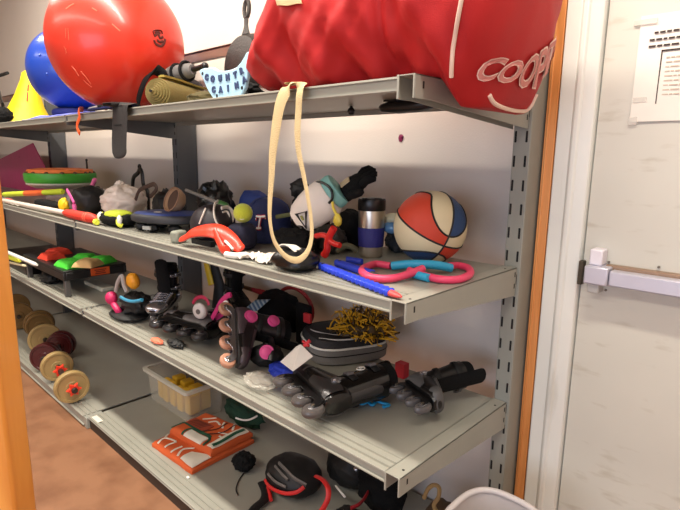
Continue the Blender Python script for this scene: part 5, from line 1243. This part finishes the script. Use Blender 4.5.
# --- multicolour skate and chrome skate at the left
skate('black inline skate with chrome frame standing at the left of the heap', axes((-1.43, .20, Z3+.001), (.62, -.78, 0), (0, 0, 1)), scale=(.78, .95, .74), shell=mat('skate_navy', (16, 15, 24), .25, var=.2, coat=.3), accent=silver, frame=silver)
th = thing('knee_guard', 'black knee guard with yellow shell, teal strap and pink end at the heap far left', 'pad', (-1.60, .13, Z3))
gp = onz(122, 319, Z3)
m = MB(); m.blob((gp.x+.0, gp.y+.03, Z3+.016), (.11, .07, .016), .08, 2, 3, floor=Z3+.0006); m.blob((gp.x+.02, gp.y+.06, Z3+.060), (.085, .06, .055), .2, 3, 7, floor=Z3+.0006); kg = m.build('pad_body', blackr, th)
for v in kg.data.vertices: pass
m = MB(); m.blob(ony(133, 281, gp.y+.03), (.036, .025, .034), .12, 2.4, 3); m.build('yellow_shell', mat('amber_shell', (226, 152, 30), .5), kg)
m = MB(); P = [ony(x, y, gp.y-.02) for x, y in ((121, 297), (126, 300), (133, 301.5), (142, 300))]; m.tube(spline(P, 5), .007, 8); m.build('teal_strap', mat('teal_strap', (48, 128, 160), .5), kg)
m = MB(); P = [ony(x, y, gp.y+.0) for x, y in ((116, 291), (118, 282), (122, 276), (124, 285), (127, 292))]; m.tube(spline(P, 5), .009, 8); m.build('grey_strap', mat('strap_pale', (170, 164, 160), .6), kg)
m = MB(); m.blob(ony(111.5, 298, gp.y-.01), (.028, .026, .030), .06, 2, 3); m.tube(spline([ony(113, 303, gp.y-.01), ony(117, 309, gp.y-.01), ony(120, 314, gp.y)], 4), .014, 8); m.build('pink_ball', mat('raspberry', (190, 34, 90), .45), kg)
q = onz(157, 341, Z3+.008); m = MB(); m.blob((q.x, q.y, Z3+.009), (.038, .016, .009), .2, 3, 3, floor=Z3+.0006); one(m, 'coral_tip', mat('coral_foam', (232, 120, 90), .6), 'coral foam tip lying at the front of the black skate heap', 'foam')
q = onz(172, 343, Z3+.01); m = MB(); m.blob((q.x+.02, q.y+.004, Z3+.013), (.045, .022, .013), .25, 3, 5, floor=Z3+.0006); one(m, 'dark_strap', blackr, 'dark rubber strap beside the coral foam tip', 'strap')
# --- mini black table with bean bags
tx0, tx1, ty0, ty1 = -2.70, -2.075, .015, .33; tz0, tz1 = Z3+.085, Z3+.135
th = thing('mini_table', 'mini black game table with orange label carrying bean bags', 'table', ((tx0+tx1)/2, (ty0+ty1)/2, Z3))
m = MB(); m.bb(tx0, tx1, ty0, ty1, tz1-.012, tz1); m.bb(tx0, tx1, ty0, ty0+.012, tz0, tz1-.012); m.bb(tx0, tx1, ty1-.012, ty1, tz0, tz1-.012); m.bb(tx0, tx0+.012, ty0+.012, ty1-.012, tz0, tz1-.012); m.bb(tx1-.012, tx1, ty0+.012, ty1-.012, tz0, tz1-.012)
tt = m.build('table_top', mat('table_black', (26, 25, 26), .4, var=.08), th, bevel=.003)
for x in (tx0+.02, tx1-.02):
    for y in (ty0+.02, ty1-.02):
        m = MB(); m.bb(x-.013, x+.013, y-.013, y+.013, Z3+.0006, tz0); m.build('leg', mat('leg_grey', (88, 86, 84), .4, .3), th, bevel=.003)
m = MB(); m.bb(tx1-.0005, tx1+.0012, ty0+.13, ty0+.225, tz0+.006, tz1-.006); lb = m.build('orange_label', mat('label_orange', (206, 84, 30), .5), tt)
m = MB()
for z, w in ((tz0+.033, .06), (tz0+.024, .045), (tz0+.015, .055)): m.bb(tx1+.0011, tx1+.0018, ty0+.178-w/2, ty0+.178+w/2, z-.0026, z+.0026)
m.build('label_print', mat('label_print', (120, 40, 20), .6), lb)
bgr = mat('bean_red', (216, 60, 36), .75, var=.08, bump=.3, bscale=120); bgg = mat('bean_green', (72, 206, 54), .75, var=.06, bump=.3, bscale=120); bgt = mat('bean_tan', (192, 158, 104), .75, var=.15, bump=.3, bscale=120)
def beanbag(x, y, mt, lb_, rz, seed, z=tz1, s=.06, group=None):
    m = MB(); A = TR((x, y, z), 0, 0, rz); n = 18
    def top(u, v):
        a, b = (u-.5)*2, (v-.5)*2; e = max(0, (1-a**4))*max(0, (1-b**4)); pin = 1-.10*(a*a*b*b)+.03*(a*a+b*b)*0
        return Vector((a*s*(1-.10*(1-b*b)*0+.05*a*a*b*b), b*s*(1+.05*a*a*b*b), .002+.034*e**.5*(1+.18*noise.noise(Vector((a*2+seed, b*2, seed))))))
    R_ = [[A @ top(i/n, j/n) for j in range(n+1)]+[A @ Vector((top(i/n, j/n).x, top(i/n, j/n).y, .0008)) for j in range(n, -1, -1)] for i in range(n+1)]
    m.rings(R_); return one(m, 'bean_bag', mt, lb_, 'bean bag', group)
for (px, py, mt, lb_, rz, dz) in ((36, 257, bgr, 'red bean bag at the front left of the mini table', .1, 0), (58, 251, bgr, 'red bean bag at the back left of the mini table', .2, 0), (38, 266, bgg, 'green bean bag at the front of the mini table', .1, 0), (80, 270, bgg, 'green bean bag at the front right corner of the mini table', .1, 0), (84, 257, bgg, 'green bean bag in the back row of the mini table, behind the tan one', .8, 0), (107, 261, bgg, 'green bean bag at the back right corner of the mini table', .4, 0)):
    q = onz(px, py, tz1+.018); beanbag(min(max(q.x, tx0+.05), tx1-.09), min(max(q.y, .09), ty1-.05), mt, lb_, rz, len(lb_), s=.052, group='bean bags on the mini table')
q = onz(88, 262, tz1+.055); beanbag(q.x, min(q.y, .24), bgt, 'tan bean bag lying on top between the green ones', .6, 3, z=tz1+.036, s=.05, group='bean bags on the mini table')
# sticks at the left, black box, white plate under the table
a, b = ony(8, 251, -.0), ony(36, 264.5, -.0)
def stick(x0, y0, x1, y1, r, mt, nm, lb_, z=Z3+.10):
    a, b = onz(x0, y0, z), onz(x1, y1, z); m = MB(); d = b-a; m.tube([a, a+d*.03, a+d*.97, b], [r*.6, r, r, r*.6], 10); return one(m, nm, mt, lb_, 'stick')
zst = Z3+.146
stick(-14, 243, 37, 265, .010, whitep, 'white_stick', 'white stick leaning past the left side of the mini table', tz1+.012)
stick(-12, 250, 20, 261, .012, mat('neon_yellow', (216, 222, 60), .5), 'neon_stick', 'neon yellow stick beside the white stick', Z3+.112)
stick(-12, 258, 26, 266, .007, mat('pale_wood', (206, 196, 160), .5), 'pale_stick', 'thin pale wooden stick below the neon yellow stick', Z3+.085)
m = MB(); q = onz(22, 276, Z3); m.bb(-3.3, tx0-.03, .03, .36, Z3+.0006, Z3+.076); o = m.build('black_crate', blackp, None, bevel=.006); tag(o, 'black crate under the sticks left of the mini table', 'crate')
m = MB(); q = onz(38, 284, Z3); m.blob((q.x+.02, q.y+.06, Z3+.035), (.075, .05, .036), .2, 3, 7, floor=Z3+.0006); one(m, 'black_shoe_bag', blackr, 'black lumpy bag under the front of the mini table', 'bag')
m = MB(); q = onz(88, 290, Z3); m.bb(q.x-.13, q.x+.10, q.y+.03, q.y+.10, Z3+.0006, Z3+.022); o = m.build('white_tray', mat('cream_tray', (200, 196, 176), .5), None, bevel=.006); tag(o, 'cream flat tray on the shelf beneath the mini table', 'tray')

# black rolled liner behind the plum skate
soft('black_liner', blackf, 'black rolled boot liner lying between the plum skate and the grey case', 'liner', (-.86, .375, 0), (.04, .03, .045), .15, 2.6, 81, z=Z3)

# knee pad with a pink disc between the plum skate and the grey case
kq = onz(262, 368, Z3)
th = thing('knee_pad', 'black knee pad with pink disc lying right of the plum skate behind the blue cloth', 'pad', (kq.x, kq.y+.02, Z3))
m = MB(); m.blob((kq.x, kq.y+.02, Z3+.040), (.060, .040, .040), .10, 2.4, 91, floor=Z3+.0006, M=Matrix.Rotation(.7, 3, 'Z')); kb = m.build('pad_body', blackr, th)
dn = (CAM-Vector((kq.x, kq.y, Z3+.05))).normalized(); pq = Vector((kq.x, kq.y+.02, Z3+.05))+Vector((dn.x*.052, dn.y*.052, .020))
m = MB(); m.cyl(pq-dn*.02, pq+dn*.006, .024, 22); m.cyl(pq+dn*.006, pq+dn*.009, .017, 20, .013); m.build('pink_disc', pinkm, kb)
m = MB(); P = [Vector((kq.x+math.cos(t)*.062, kq.y+.02+math.sin(t)*.02-.035*math.cos(t), Z3+.05+.040*math.sin(t))) for t in [PI*i/10 for i in range(11)]]; m.tube(P, .010, 8, flat=(.35, 1)); m.build('strap', blackp, kb)
# ================================================================== BASE SHELF
platem = mat('gold_plate', (160, 134, 86), .45, var=.08); maroon = mat('maroon_plate', (66, 18, 20), .3, var=.1, coat=.2); redc = mat('collar_red', (226, 58, 34), .4)
bronze = mat('bronze_plate', (120, 92, 52), .4, .3, var=.15)
def dumbbell(label, a, b, specs, collar):
    """a,b ends of the bar; specs = list of (t, radius, thickness, material)"""
    a, b = Vector(a), Vector(b); d = (b-a); L = d.length; M = axes(a, (0, 0, 1), d); zlow = min(a.z-max(r for t, r, th_, m_ in specs), 9)
    t = thing('dumbbell', label, 'dumbbell', (a.x+d.x/2, a.y+d.y/2, Z4)); 
    m = MB(); m.lathe([(.012, 0), (.014, .004), (.014, L-.004), (.012, L)], 16, M); m.build('bar', mat('bar_dark', (60, 52, 46), .4, .5), t)
    for tt, r, w, mt in specs:
        z = L*tt; m = MB(); m.lathe([(.0145, z-w/2), (r*.35, z-w/2), (r*.38, z-w/2+.004), (r*.80, z-w/2+.004), (r*.84, z-w/2), (r*.96, z-w/2), (r, z-w/2+.006), (r, z+w/2-.006), (r*.96, z+w/2), (r*.84, z+w/2), (r*.80, z+w/2-.004), (r*.38, z+w/2-.004), (r*.35, z+w/2), (.0145, z+w/2)], 40, M); m.build('plate', mt, t)
    for tt in collar:
        z = L*tt; m = MB()
        pts = [(.036 if k % 2 else .022) for k in range(12)]
        m.rings([[M @ Vector((math.cos(2*PI*k/12)*pts[k]*s_, math.sin(2*PI*k/12)*pts[k]*s_, z+h)) for k in range(12)] for h, s_ in ((-.009, .9), (-.004, 1), (.006, 1), (.011, .8))]); m.build('star_collar', redc, t)
    return t
R = .082; zc = Z4+R+.001
a = onz(72.5, 387.5, zc); b = onz(57, 366, zc)
dd = Vector((b.x-a.x, b.y-a.y, 0)); 
B2 = Vector((a.x, a.y, zc))+dd*1.18; A2 = Vector((a.x, a.y, zc))-dd*.16
dumbbell('gold plate dumbbell with red star collars, nearest on the base shelf', A2, B2, [(.16/1.34+.03, R, .036, platem), (1.16/1.34, R*1.0, .036, platem)], (.055, .70))
# maroon dumbbell behind
R2 = .083; zc = Z4+R2+.001
p = onz(48, 357, zc); q = onz(73, 346, zc); p.z = q.z = zc
d_ = q-p
a = Vector((p.x, p.y, zc)); bdir = Vector((-.75, .66, 0)).normalized()
c0 = onz(60, 351, zc); c0.z = zc
dumbbell('maroon plate dumbbell behind the gold one on the base shelf', c0-bdir*.15+Vector((-.04, -.02, 0)), c0+bdir*.15+Vector((-.04, -.02, 0)), [(.13, R2, .030, maroon), (.25, R2*.94, .026, maroon), (.75, R2*.94, .026, maroon), (.87, R2, .030, maroon)], ())
R3 = .095; zc = Z4+R3+.001
c1 = onz(42, 331, zc); c1.z = zc; bd = Vector((-.95, .20, 0)).normalized()
dumbbell('bronze and maroon plate dumbbell at the far left of the base shelf', c1-bd*.22, c1+bd*.22, [(.10, R3, .032, platem), (.20, R3*.8, .034, maroon), (.80, R3*.9, .034, bronze), (.90, R3, .032, bronze)], ())
c2 = onz(24, 316, zc+.0); c2.z = zc; c2 = c1+Vector((-.60, .02, 0))
dumbbell('bronze plate dumbbell half hidden by the orange post', c2-bd*.18, c2+bd*.18, [(.10, R3, .034, bronze), (.90, R3, .034, bronze)], ())
# clear bin with yellow things
bx0, bx1, by0, by1, bz = -1.808, -1.405, .272, .485, .172
clearp = mat('clear_bin', (214, 208, 190), .25, var=.04, alpha=.24)
th = thing('clear_bin', 'clear plastic bin of yellow blocks on the base shelf behind the orange jersey', 'bin', ((bx0+bx1)/2, (by0+by1)/2, Z4))
m = MB()
def rr(x0, x1, y0, y1, r, n=5):
    P = []
    for cx, cy, a0 in ((x1-r, y1-r, 0), (x0+r, y1-r, PI/2), (x0+r, y0+r, PI), (x1-r, y0+r, 1.5*PI)):
        for i in range(n+1): a = a0+PI/2*i/n; P.append((cx+r*math.cos(a), cy+r*math.sin(a)))
    return P
def rrz(e, z, r=.02): return [Vector((x, y, z)) for x, y in rr(bx0-e, bx1+e, by0-e, by1+e, r)]
m.rings([rrz(-.030, Z4+.001), rrz(-.012, Z4+.004), rrz(-.004, Z4+bz*.8), rrz(0, Z4+bz), rrz(-.003, Z4+bz), rrz(-.007, Z4+bz*.8), rrz(-.015, Z4+.008), rrz(-.033, Z4+.006)], True); bn = m.build('bin_walls', clearp, th)
m = MB(); m.rings([rrz(.0, Z4+bz-.018), rrz(.012, Z4+bz-.016), rrz(.013, Z4+bz), rrz(.0, Z4+bz+.003), rrz(-.004, Z4+bz)], True, (False, False)); m.build('rim', mat('bin_rim', (206, 202, 186), .35, var=.03, alpha=.8), bn)
yb = mat('yellow_block', (226, 176, 30), .55, var=.12); rnd = random.Random(4)
spots = [('front left corner', .10, .25), ('front, second from the left', .28, .22), ('front, middle', .50, .22), ('front right of the middle', .68, .25), ('front right corner', .87, .3), ('back left corner', .14, .72), ('back, left of the middle', .36, .75), ('back, right of the middle', .62, .74), ('back right corner', .84, .72)]
for k, (wh, u, v) in enumerate(spots):
    s_ = .043; x = bx0+.040+(bx1-bx0-.08)*u; y = by0+.030+(by1-by0-.060)*v
    m = MB(); m.box((x, y, Z4+.0625), (.049, .060, .085+.02*rnd.random()), Matrix.Rotation(rnd.uniform(-.06, .06), 4, 'Z')); o = m.build('foam_block', yb, None, bevel=.008, seg=3); tag(o, 'yellow foam block inside the clear bin, %s' % wh, 'block', 'yellow blocks inside the clear bin')
# dark green cloth behind the jersey
soft('dark_green_cloth', mat('bottle_green', (26, 62, 42), .85, var=.15, bump=.4), 'dark green cloth bundle at the back of the base shelf behind the jersey', 'cloth', (-1.255, .475, 0), (.125, .050, .055), .2, 2.6, 7, z=Z4)
m = MB(); P = [ony(x, y, .36) for x, y in ((236, 418), (243, 420), (250, 419.5), (257, 416))]; 
for p_ in P: p_.z = max(p_.z, Z4+.10)
m.tube(spline(P, 5), .004, 6); one(m, 'white_string', whitep, 'thin white cord lying on the dark green cloth', 'cord')
# folded orange jersey
jo = mat('jersey_orange', (204, 88, 36), .75, var=.06, bump=.25, bscale=300); jw = mat('jersey_white', (222, 214, 196), .75, var=.04, bump=.25, bscale=300); jg = mat('jersey_green', (22, 76, 52), .75, var=.05); jr = mat('jersey_rust', (150, 60, 34), .75, var=.15)
J = [onz(152, 447, Z4), onz(192, 475, Z4), onz(254, 437, Z4+.03), onz(203, 417, Z4+.03)]
th = thing('folded_jersey', 'orange jersey with white lines and green trim folded on the base shelf', 'jersey', (J[0]+J[2])/2)
th.location.z = Z4
def jp(u, v): return J[0].lerp(J[1], u).lerp(J[3].lerp(J[2], u), v)
def fold(u0, u1, v0, v1, z0, z1, seed, nu=26, nv=26):
    def top(u, v):
        U = u0+(u1-u0)*u; V = v0+(v1-v0)*v; q = jp(U, V); e = min(1, u*9, (1-u)*9, v*9, (1-v)*9); e = math.sqrt(max(0, 1-(1-e)**2))
        return Vector((q.x+.004*noise.noise(Vector((u*4, v*4, seed))), q.y+.004*noise.noise(Vector((v*5, u*4, seed))), z0+(z1-z0)*(.45+.55*e)*(1+.16*noise.noise(Vector((u*3.5+seed, v*3.5, 1))))))
    return top
def fold_mesh(mb, top, z0, nu=26, nv=26):
    R_ = []
    for i in range(nu+1):
        r = [top(i/nu, j/nv) for j in range(nv+1)]; R_.append(r+[Vector((p.x, p.y, z0)) for p in r[::-1]])
    mb.rings(R_)
t1 = fold(0, 1, 0, 1, Z4+.001, Z4+.034, 3); m = MB(); fold_mesh(m, t1, Z4+.001); j1 = m.build('lower_fold', jo, th)
t2 = fold(.05, .98, .30, 1.0, Z4+.030, Z4+.066, 8); m = MB(); fold_mesh(m, t2, Z4+.030); j2 = m.build('upper_fold', jo, th)
def band(mb, top, pts, r, lift=.0015, fl=.3):
    P = [top(*p)+Vector((0, 0, lift)) for p in spline2(pts)]; mb.tube(P, r, 8, flat=(fl, 1), hint=(0, 0, 1))
def spline2(pts): return [(p.x, p.y) for p in spline([(a, b, 0) for a, b in pts], 6)]
m = MB()
for pts in ([(.12, .02), (.12, .16), (.30, .22)], [(.30, .03), (.32, .22)], [(.46, .02), (.48, .20)], [(.12, .16), (.02, .3)], [(.62, .03), (.55, .16), (.64, .28)]): m = MB(); band(m, t1, pts, .0052); m.build('white_line', jw, j1)
m = MB(); q = [t1(u, v)+Vector((0, 0, .0025)) for u, v in spline2([(.72, .04), (.80, .10), (.92, .10), (.95, .20), (.86, .30), (.76, .25), (.68, .14)])]
m.slab(lambda u, v: t1(.70+.28*u, .02+.30*v*(.6+.4*u))+Vector((0, 0, .002)), 10, 10, .003); m.build('white_hem', jw, j1)
m = MB(); m.slab(lambda u, v: t2(.34+.40*u, .015+.20*v)+Vector((0, 0, .002)), 12, 8, .003); m.build('white_panel', jw, j2)
m = MB(); band(m, t2, [(.30, .01), (.32, .22), (.52, .25), (.76, .22), (.80, .02)], .0055, .004); band(m, t2, [(.02, .04), (.05, .3), (.28, .3), (.62, .30), (.74, .26)], .0055, .003); m.build('green_trim', jg, j2)
m = MB()
m.slab(lambda u, v: t2(.10+.42*u, .34+.26*v)+Vector((0, 0, .002)), 10, 8, .003); m.build('rust_panel', jr, j2)
m = MB()
for k in range(6): band(m, t2, [(.13+.05*k, .37), (.16+.05*k, .46), (.22+.05*k, .56)], .0022, .0045)
m.build('rust_stripe', mat('stripe_dark', (66, 24, 16), .7), j2)
m = MB()
for pts in ([(.20, .68), (.32, .90)], [(.34, .66), (.40, .80), (.56, .72)], [(.52, .86), (.66, .66)], [(.70, .94), (.82, .70)], [(.70, .5), (.86, .56), (.97, .50)], [(.80, .40), (.96, .36)]): band(m, t2, pts, .0048)
m.build('white_line', jw, j2)
m = MB()
for pts in ([(.50, .34), (.62, .60), (.60, .86)], [(.62, .30), (.76, .56), (.74, .9)]): band(m, t2, pts, .0034, .003)
m.build('dark_seam', mat('seam_brown', (70, 28, 18), .8), j2)
m = MB(); m.slab(lambda u, v: t2(.86+.12*u, .05+.88*v)+Vector((0, 0, .002)), 6, 16, .003); m.build('white_side', jw, j2)
m = MB(); band(m, t2, [(.93, .10), (.94, .35), (.93, .6), (.92, .88)], .010, .004); m.build('green_side', jg, j2)
q = onz(188, 478, Z4); m = MB(); m.blob((q.x, q.y, Z4+.0035), (.009, .006, .0035), .2, 3, 3, floor=Z4+.0004, n=14, k=10); one(m, 'foam_crumb', whitep, 'white foam crumb on the shelf edge in front of the jersey', 'crumb')
# headgear with red trims at the front right
hg = mat('headgear_black', (14, 13, 14), .55, var=.2); rl = mat('red_trim', (208, 40, 38), .45); gl_ = mat('grey_visor', (112, 106, 102), .35, .2, var=.15)
c = onz(284, 492, Z4)
th = thing('sports_helmet', 'black helmet with grey vents and red lower rim, nearest the front of the base shelf', 'helmet', (c.x+.02, c.y+.04, Z4))
hc = Vector((c.x+.005, c.y+.045, Z4+.055))
m = MB(); m.blob(hc, (.120, .095, .066), .06, 2, 3, floor=Z4+.0006); hb = m.build('helmet_shell', hg, th)
hp = lambda x, y, l=.003: (lambda d: next((CAM+d*t for t in [0.8+.004*i for i in range(500)] if ((CAM+d*t-hc).x/.129)**2+((CAM+d*t-hc).y/.104)**2+((CAM+d*t-hc).z/.074)**2 < 1), CAM+d*depth(hc)))(ray(x, y))
m = MB(); P = [hp(x, y) for x, y in ((265, 480), (269, 486), (277, 491), (287, 493.5), (297, 492), (304, 487))]
for q in P: q.z = max(q.z, Z4+.009)
m.tube(spline(P, 5), .0075, 8, flat=(1, .7)); m.build('red_rim', rl, hb)
for pts, r_ in (([(279, 463), (286, 470), (294, 478), (306, 485)], .008), ([(268, 474), (276, 482), (286, 487)], .006), ([(275, 466), (282, 474), (288, 480)], .006)):
    m = MB(); m.tube(spline([hp(x, y) for x, y in pts], 5), r_, 8, flat=(1, .6)); m.build('grey_vent', gl_, hb)
# second headgear with red lettering-like mark
c = onz(318, 484, Z4)
th = thing('boxing_headgear', 'black padded headgear with red marks behind the vented helmet', 'headgear', (c.x, c.y+.09, Z4))
hc = Vector((c.x+.085, c.y+.085, Z4+.070))
m = MB(); m.blob(hc, (.100, .072, .072), .10, 2.5, 12, floor=Z4+.0006); hb2 = m.build('padded_shell', blackr, th)
hq = lambda x, y: ony(x, y, hc.y-.088)
m = MB()
for pts in ([(291, 454), (294, 458), (296, 461)], [(296, 460), (300, 462), (298, 466)], [(300, 466), (304, 468), (302, 472), (305, 474)], [(303, 472), (307, 472)]): 
    P = []
    for x, y in pts:
        d = ray(x, y); P.append(next((CAM+d*t for t in [0.8+.004*i for i in range(500)] if ((CAM+d*t-hc).x/.103)**2+((CAM+d*t-hc).y/.076)**2+((CAM+d*t-hc).z/.075)**2 < 1), hq(x, y)))
    m.tube(spline(P, 4), .0055, 8, flat=(1, .6))
m.build('red_mark', rl, hb2)
for q, r_ in ((Vector((.02, -.02, .066)), (.018, .014, .008)), (Vector((.065, -.035, .040)), (.014, .012, .010))): m = MB(); m.blob(hc+q, r_, .1, 2, 2, n=16, k=10); m.build('snap', silver, hb2)
m = MB(); P = [ony(x, y, Y) for x, y, Y in ((316, 476, .315), (323, 480, .295), (328, 488, .275), (328, 498, .262), (324, 507, .25), (321, 511, .245))]; m.tube(spline(P, 6), .0095, 10, flat=(.5, 1)); one(m, 'red_strap', rl, 'red curved strap dangling toward the shelf edge right of the vented helmet', 'strap')
# black straps at the left of the helmet
th = thing('black_strap_pad', 'black pad and strap lying left of the vented helmet', 'strap', onz(252, 470, Z4))
m = MB(); a = onz(253, 474, Z4+.04); m.blob((a.x-.10, a.y+.03, Z4+.035), (.048, .042, .035), .2, 3, 8, floor=Z4+.0006); sp_ = m.build('strap_pad', blackf, th)
m = MB(); P = [onz(x, y, Z4+.012) for x, y in ((262, 482), (266, 492), (264, 500), (255, 508), (248, 520))]; m.tube(spline(P, 5), .018, 8, flat=(.3, 1), hint=(0, 0, 1)); m.build('strap_tail', blackr, sp_)
m = MB(); P = [onz(x, y, Z4+.004) for x, y in ((244, 473), (239, 480), (236, 489), (238, 495))]; m.tube(spline(P, 5), .0022, 6); m.build('thin_cord', blackp, sp_)
m = MB(); P = [onz(x, y, Z4+.016) for x, y in ((268, 487), (270, 494), (271, 500))]; m.tube(P, .007, 8); m.build('red_tab', rl, sp_)
# black gear under the right part of the shelf
soft('black_duffel', blackf, 'black bundle in the shade behind the red curved strap', 'bag', (onz(352, 492, Z4).x+.135, .46, 0), (.09, .07, .080), .16, 2.6, 61, z=Z4)
soft('black_leg_pad', blackr, 'black leg pad at the right front of the base shelf', 'pad', (onz(350, 512, Z4).x+.095, .27, 0), (.09, .065, .045), .16, 2.6, 71, z=Z4)
m = MB(); P = [onz(x, y, Z4+.10) for x, y in ((336, 486), (340, 491), (345, 497))]; m.tube(P, .004, 6); one(m, 'white_lace', whitep, 'white lace end on the black bundle', 'lace')
m = MB(); P = [onz(x, y, Z4+.095) for x, y in ((351, 508), (358, 505), (364, 499), (368, 492))]; m.tube(spline(P, 4), .008, 8, flat=(1, .5)); one(m, 'crimson_band', mat('dark_crimson', (150, 28, 38), .5), 'dark red band on the black leg pad', 'band')
# tan rope loop and brown bits under the shelf end
m = MB(); P = [ony(x, y, .34) for x, y in ((424, 498), (428, 489), (434, 485), (439, 488), (438.5, 497), (434, 505), (438, 512), (450, 512))]
dzr = min(p.z for p in P)
m.tube(spline(P, 6), .0065, 8); one(m, 'tan_rope', mat('tan_rope', (156, 128, 82), .8, bump=.5, bscale=300), 'tan rope loop poking up below the right end of the third shelf', 'rope')
m = MB(); q = ony(440, 508, .38); m.blob((q.x, .40, Z4+(q.z-Z4)/2), (.06, .06, (q.z-Z4)/2), .1, 2, 4, floor=Z4+.0006, sq=.7); one(m, 'brown_sack', mat('brown_leather2', (86, 66, 44), .7, var=.2), 'brown sack under the tan rope loop', 'sack')
# white waste bin at the bottom right
wb_ = mat('waste_bin_white', (206, 196, 192), .5, var=.03)
zt = .43; c = onz(500, 528, zt); 
L_ = onz(465, 512, zt); Rr = onz(532, 507, zt); ap = onz(492, 491, zt)
c = Vector(((.022+.185)/1, .245, 0)); c = Vector((.118, .225, 0))
th = thing('waste_bin', 'white plastic waste bin standing on the floor by the shelf end', 'bin', c)
rx, ry = .105, .125
def ov(k, z): return [Vector((c.x+math.copysign(abs(math.cos(t))**.7, math.cos(t))*rx*k, c.y+math.copysign(abs(math.sin(t))**.7, math.sin(t))*ry*k, z)) for t in [2*PI*i/48 for i in range(48)]]
m = MB(); m.rings([ov(.74, .001), ov(.80, .004), ov(.95, zt-.01), ov(.93, zt-.012), ov(.77, .010), ov(.3, .008)], True); wbn = m.build('bin_body', wb_, th)
m = MB(); m.tube(ov(.965, zt-.006), .0085, 10, True); m.build('rolled_rim', wb_, wbn)
# ================================================================== LIGHT + CAMERA
def area(name, loc, sx, sy, power, col, rot=(0, 0, 0)):
    l = bpy.data.lights.new(name, 'AREA'); l.shape = 'RECTANGLE'; l.size = sx; l.size_y = sy; l.energy = power; l.color = col
    o = bpy.data.objects.new(name, l); C.objects.link(o); o.location = loc; o.rotation_euler = rot; return o
area('strip_light', (-1.2, -.42, 2.90), 4.6, .12, 114, (1, .93, .82))
area('strip_light', (-1.4, -2.3, 2.90), 5.0, .5, 62, (1, .93, .82))
area('cool_fill', (.6, -4.0, 1.25), 3.4, 1.5, 48, (.56, .73, 1.0), (math.radians(88), 0, math.radians(8)))  # added cool fill reaching the wall under the shelves; no window here
w = bpy.data.worlds.new('world'); bpy.context.scene.world = w; w.use_nodes = True
w.node_tree.nodes['Background'].inputs[0].default_value = (.8, .85, 1, 1); w.node_tree.nodes['Background'].inputs[1].default_value = .3
cd = bpy.data.cameras.new('camera'); co = bpy.data.objects.new('camera', cd); C.objects.link(co)
cd.sensor_fit = 'HORIZONTAL'; cd.sensor_width = 36; cd.lens = FPX*36/680; cd.clip_start = .02
M = Matrix((RT, UP, -FW)).transposed().to_4x4(); M.translation = CAM; co.matrix_world = M
sc = bpy.context.scene; sc.camera = co
sc.view_settings.view_transform = 'Standard'; sc.view_settings.look = 'None'; sc.view_settings.gamma = 1; sc.view_settings.use_curve_mapping = False
sc.view_settings.exposure = .46
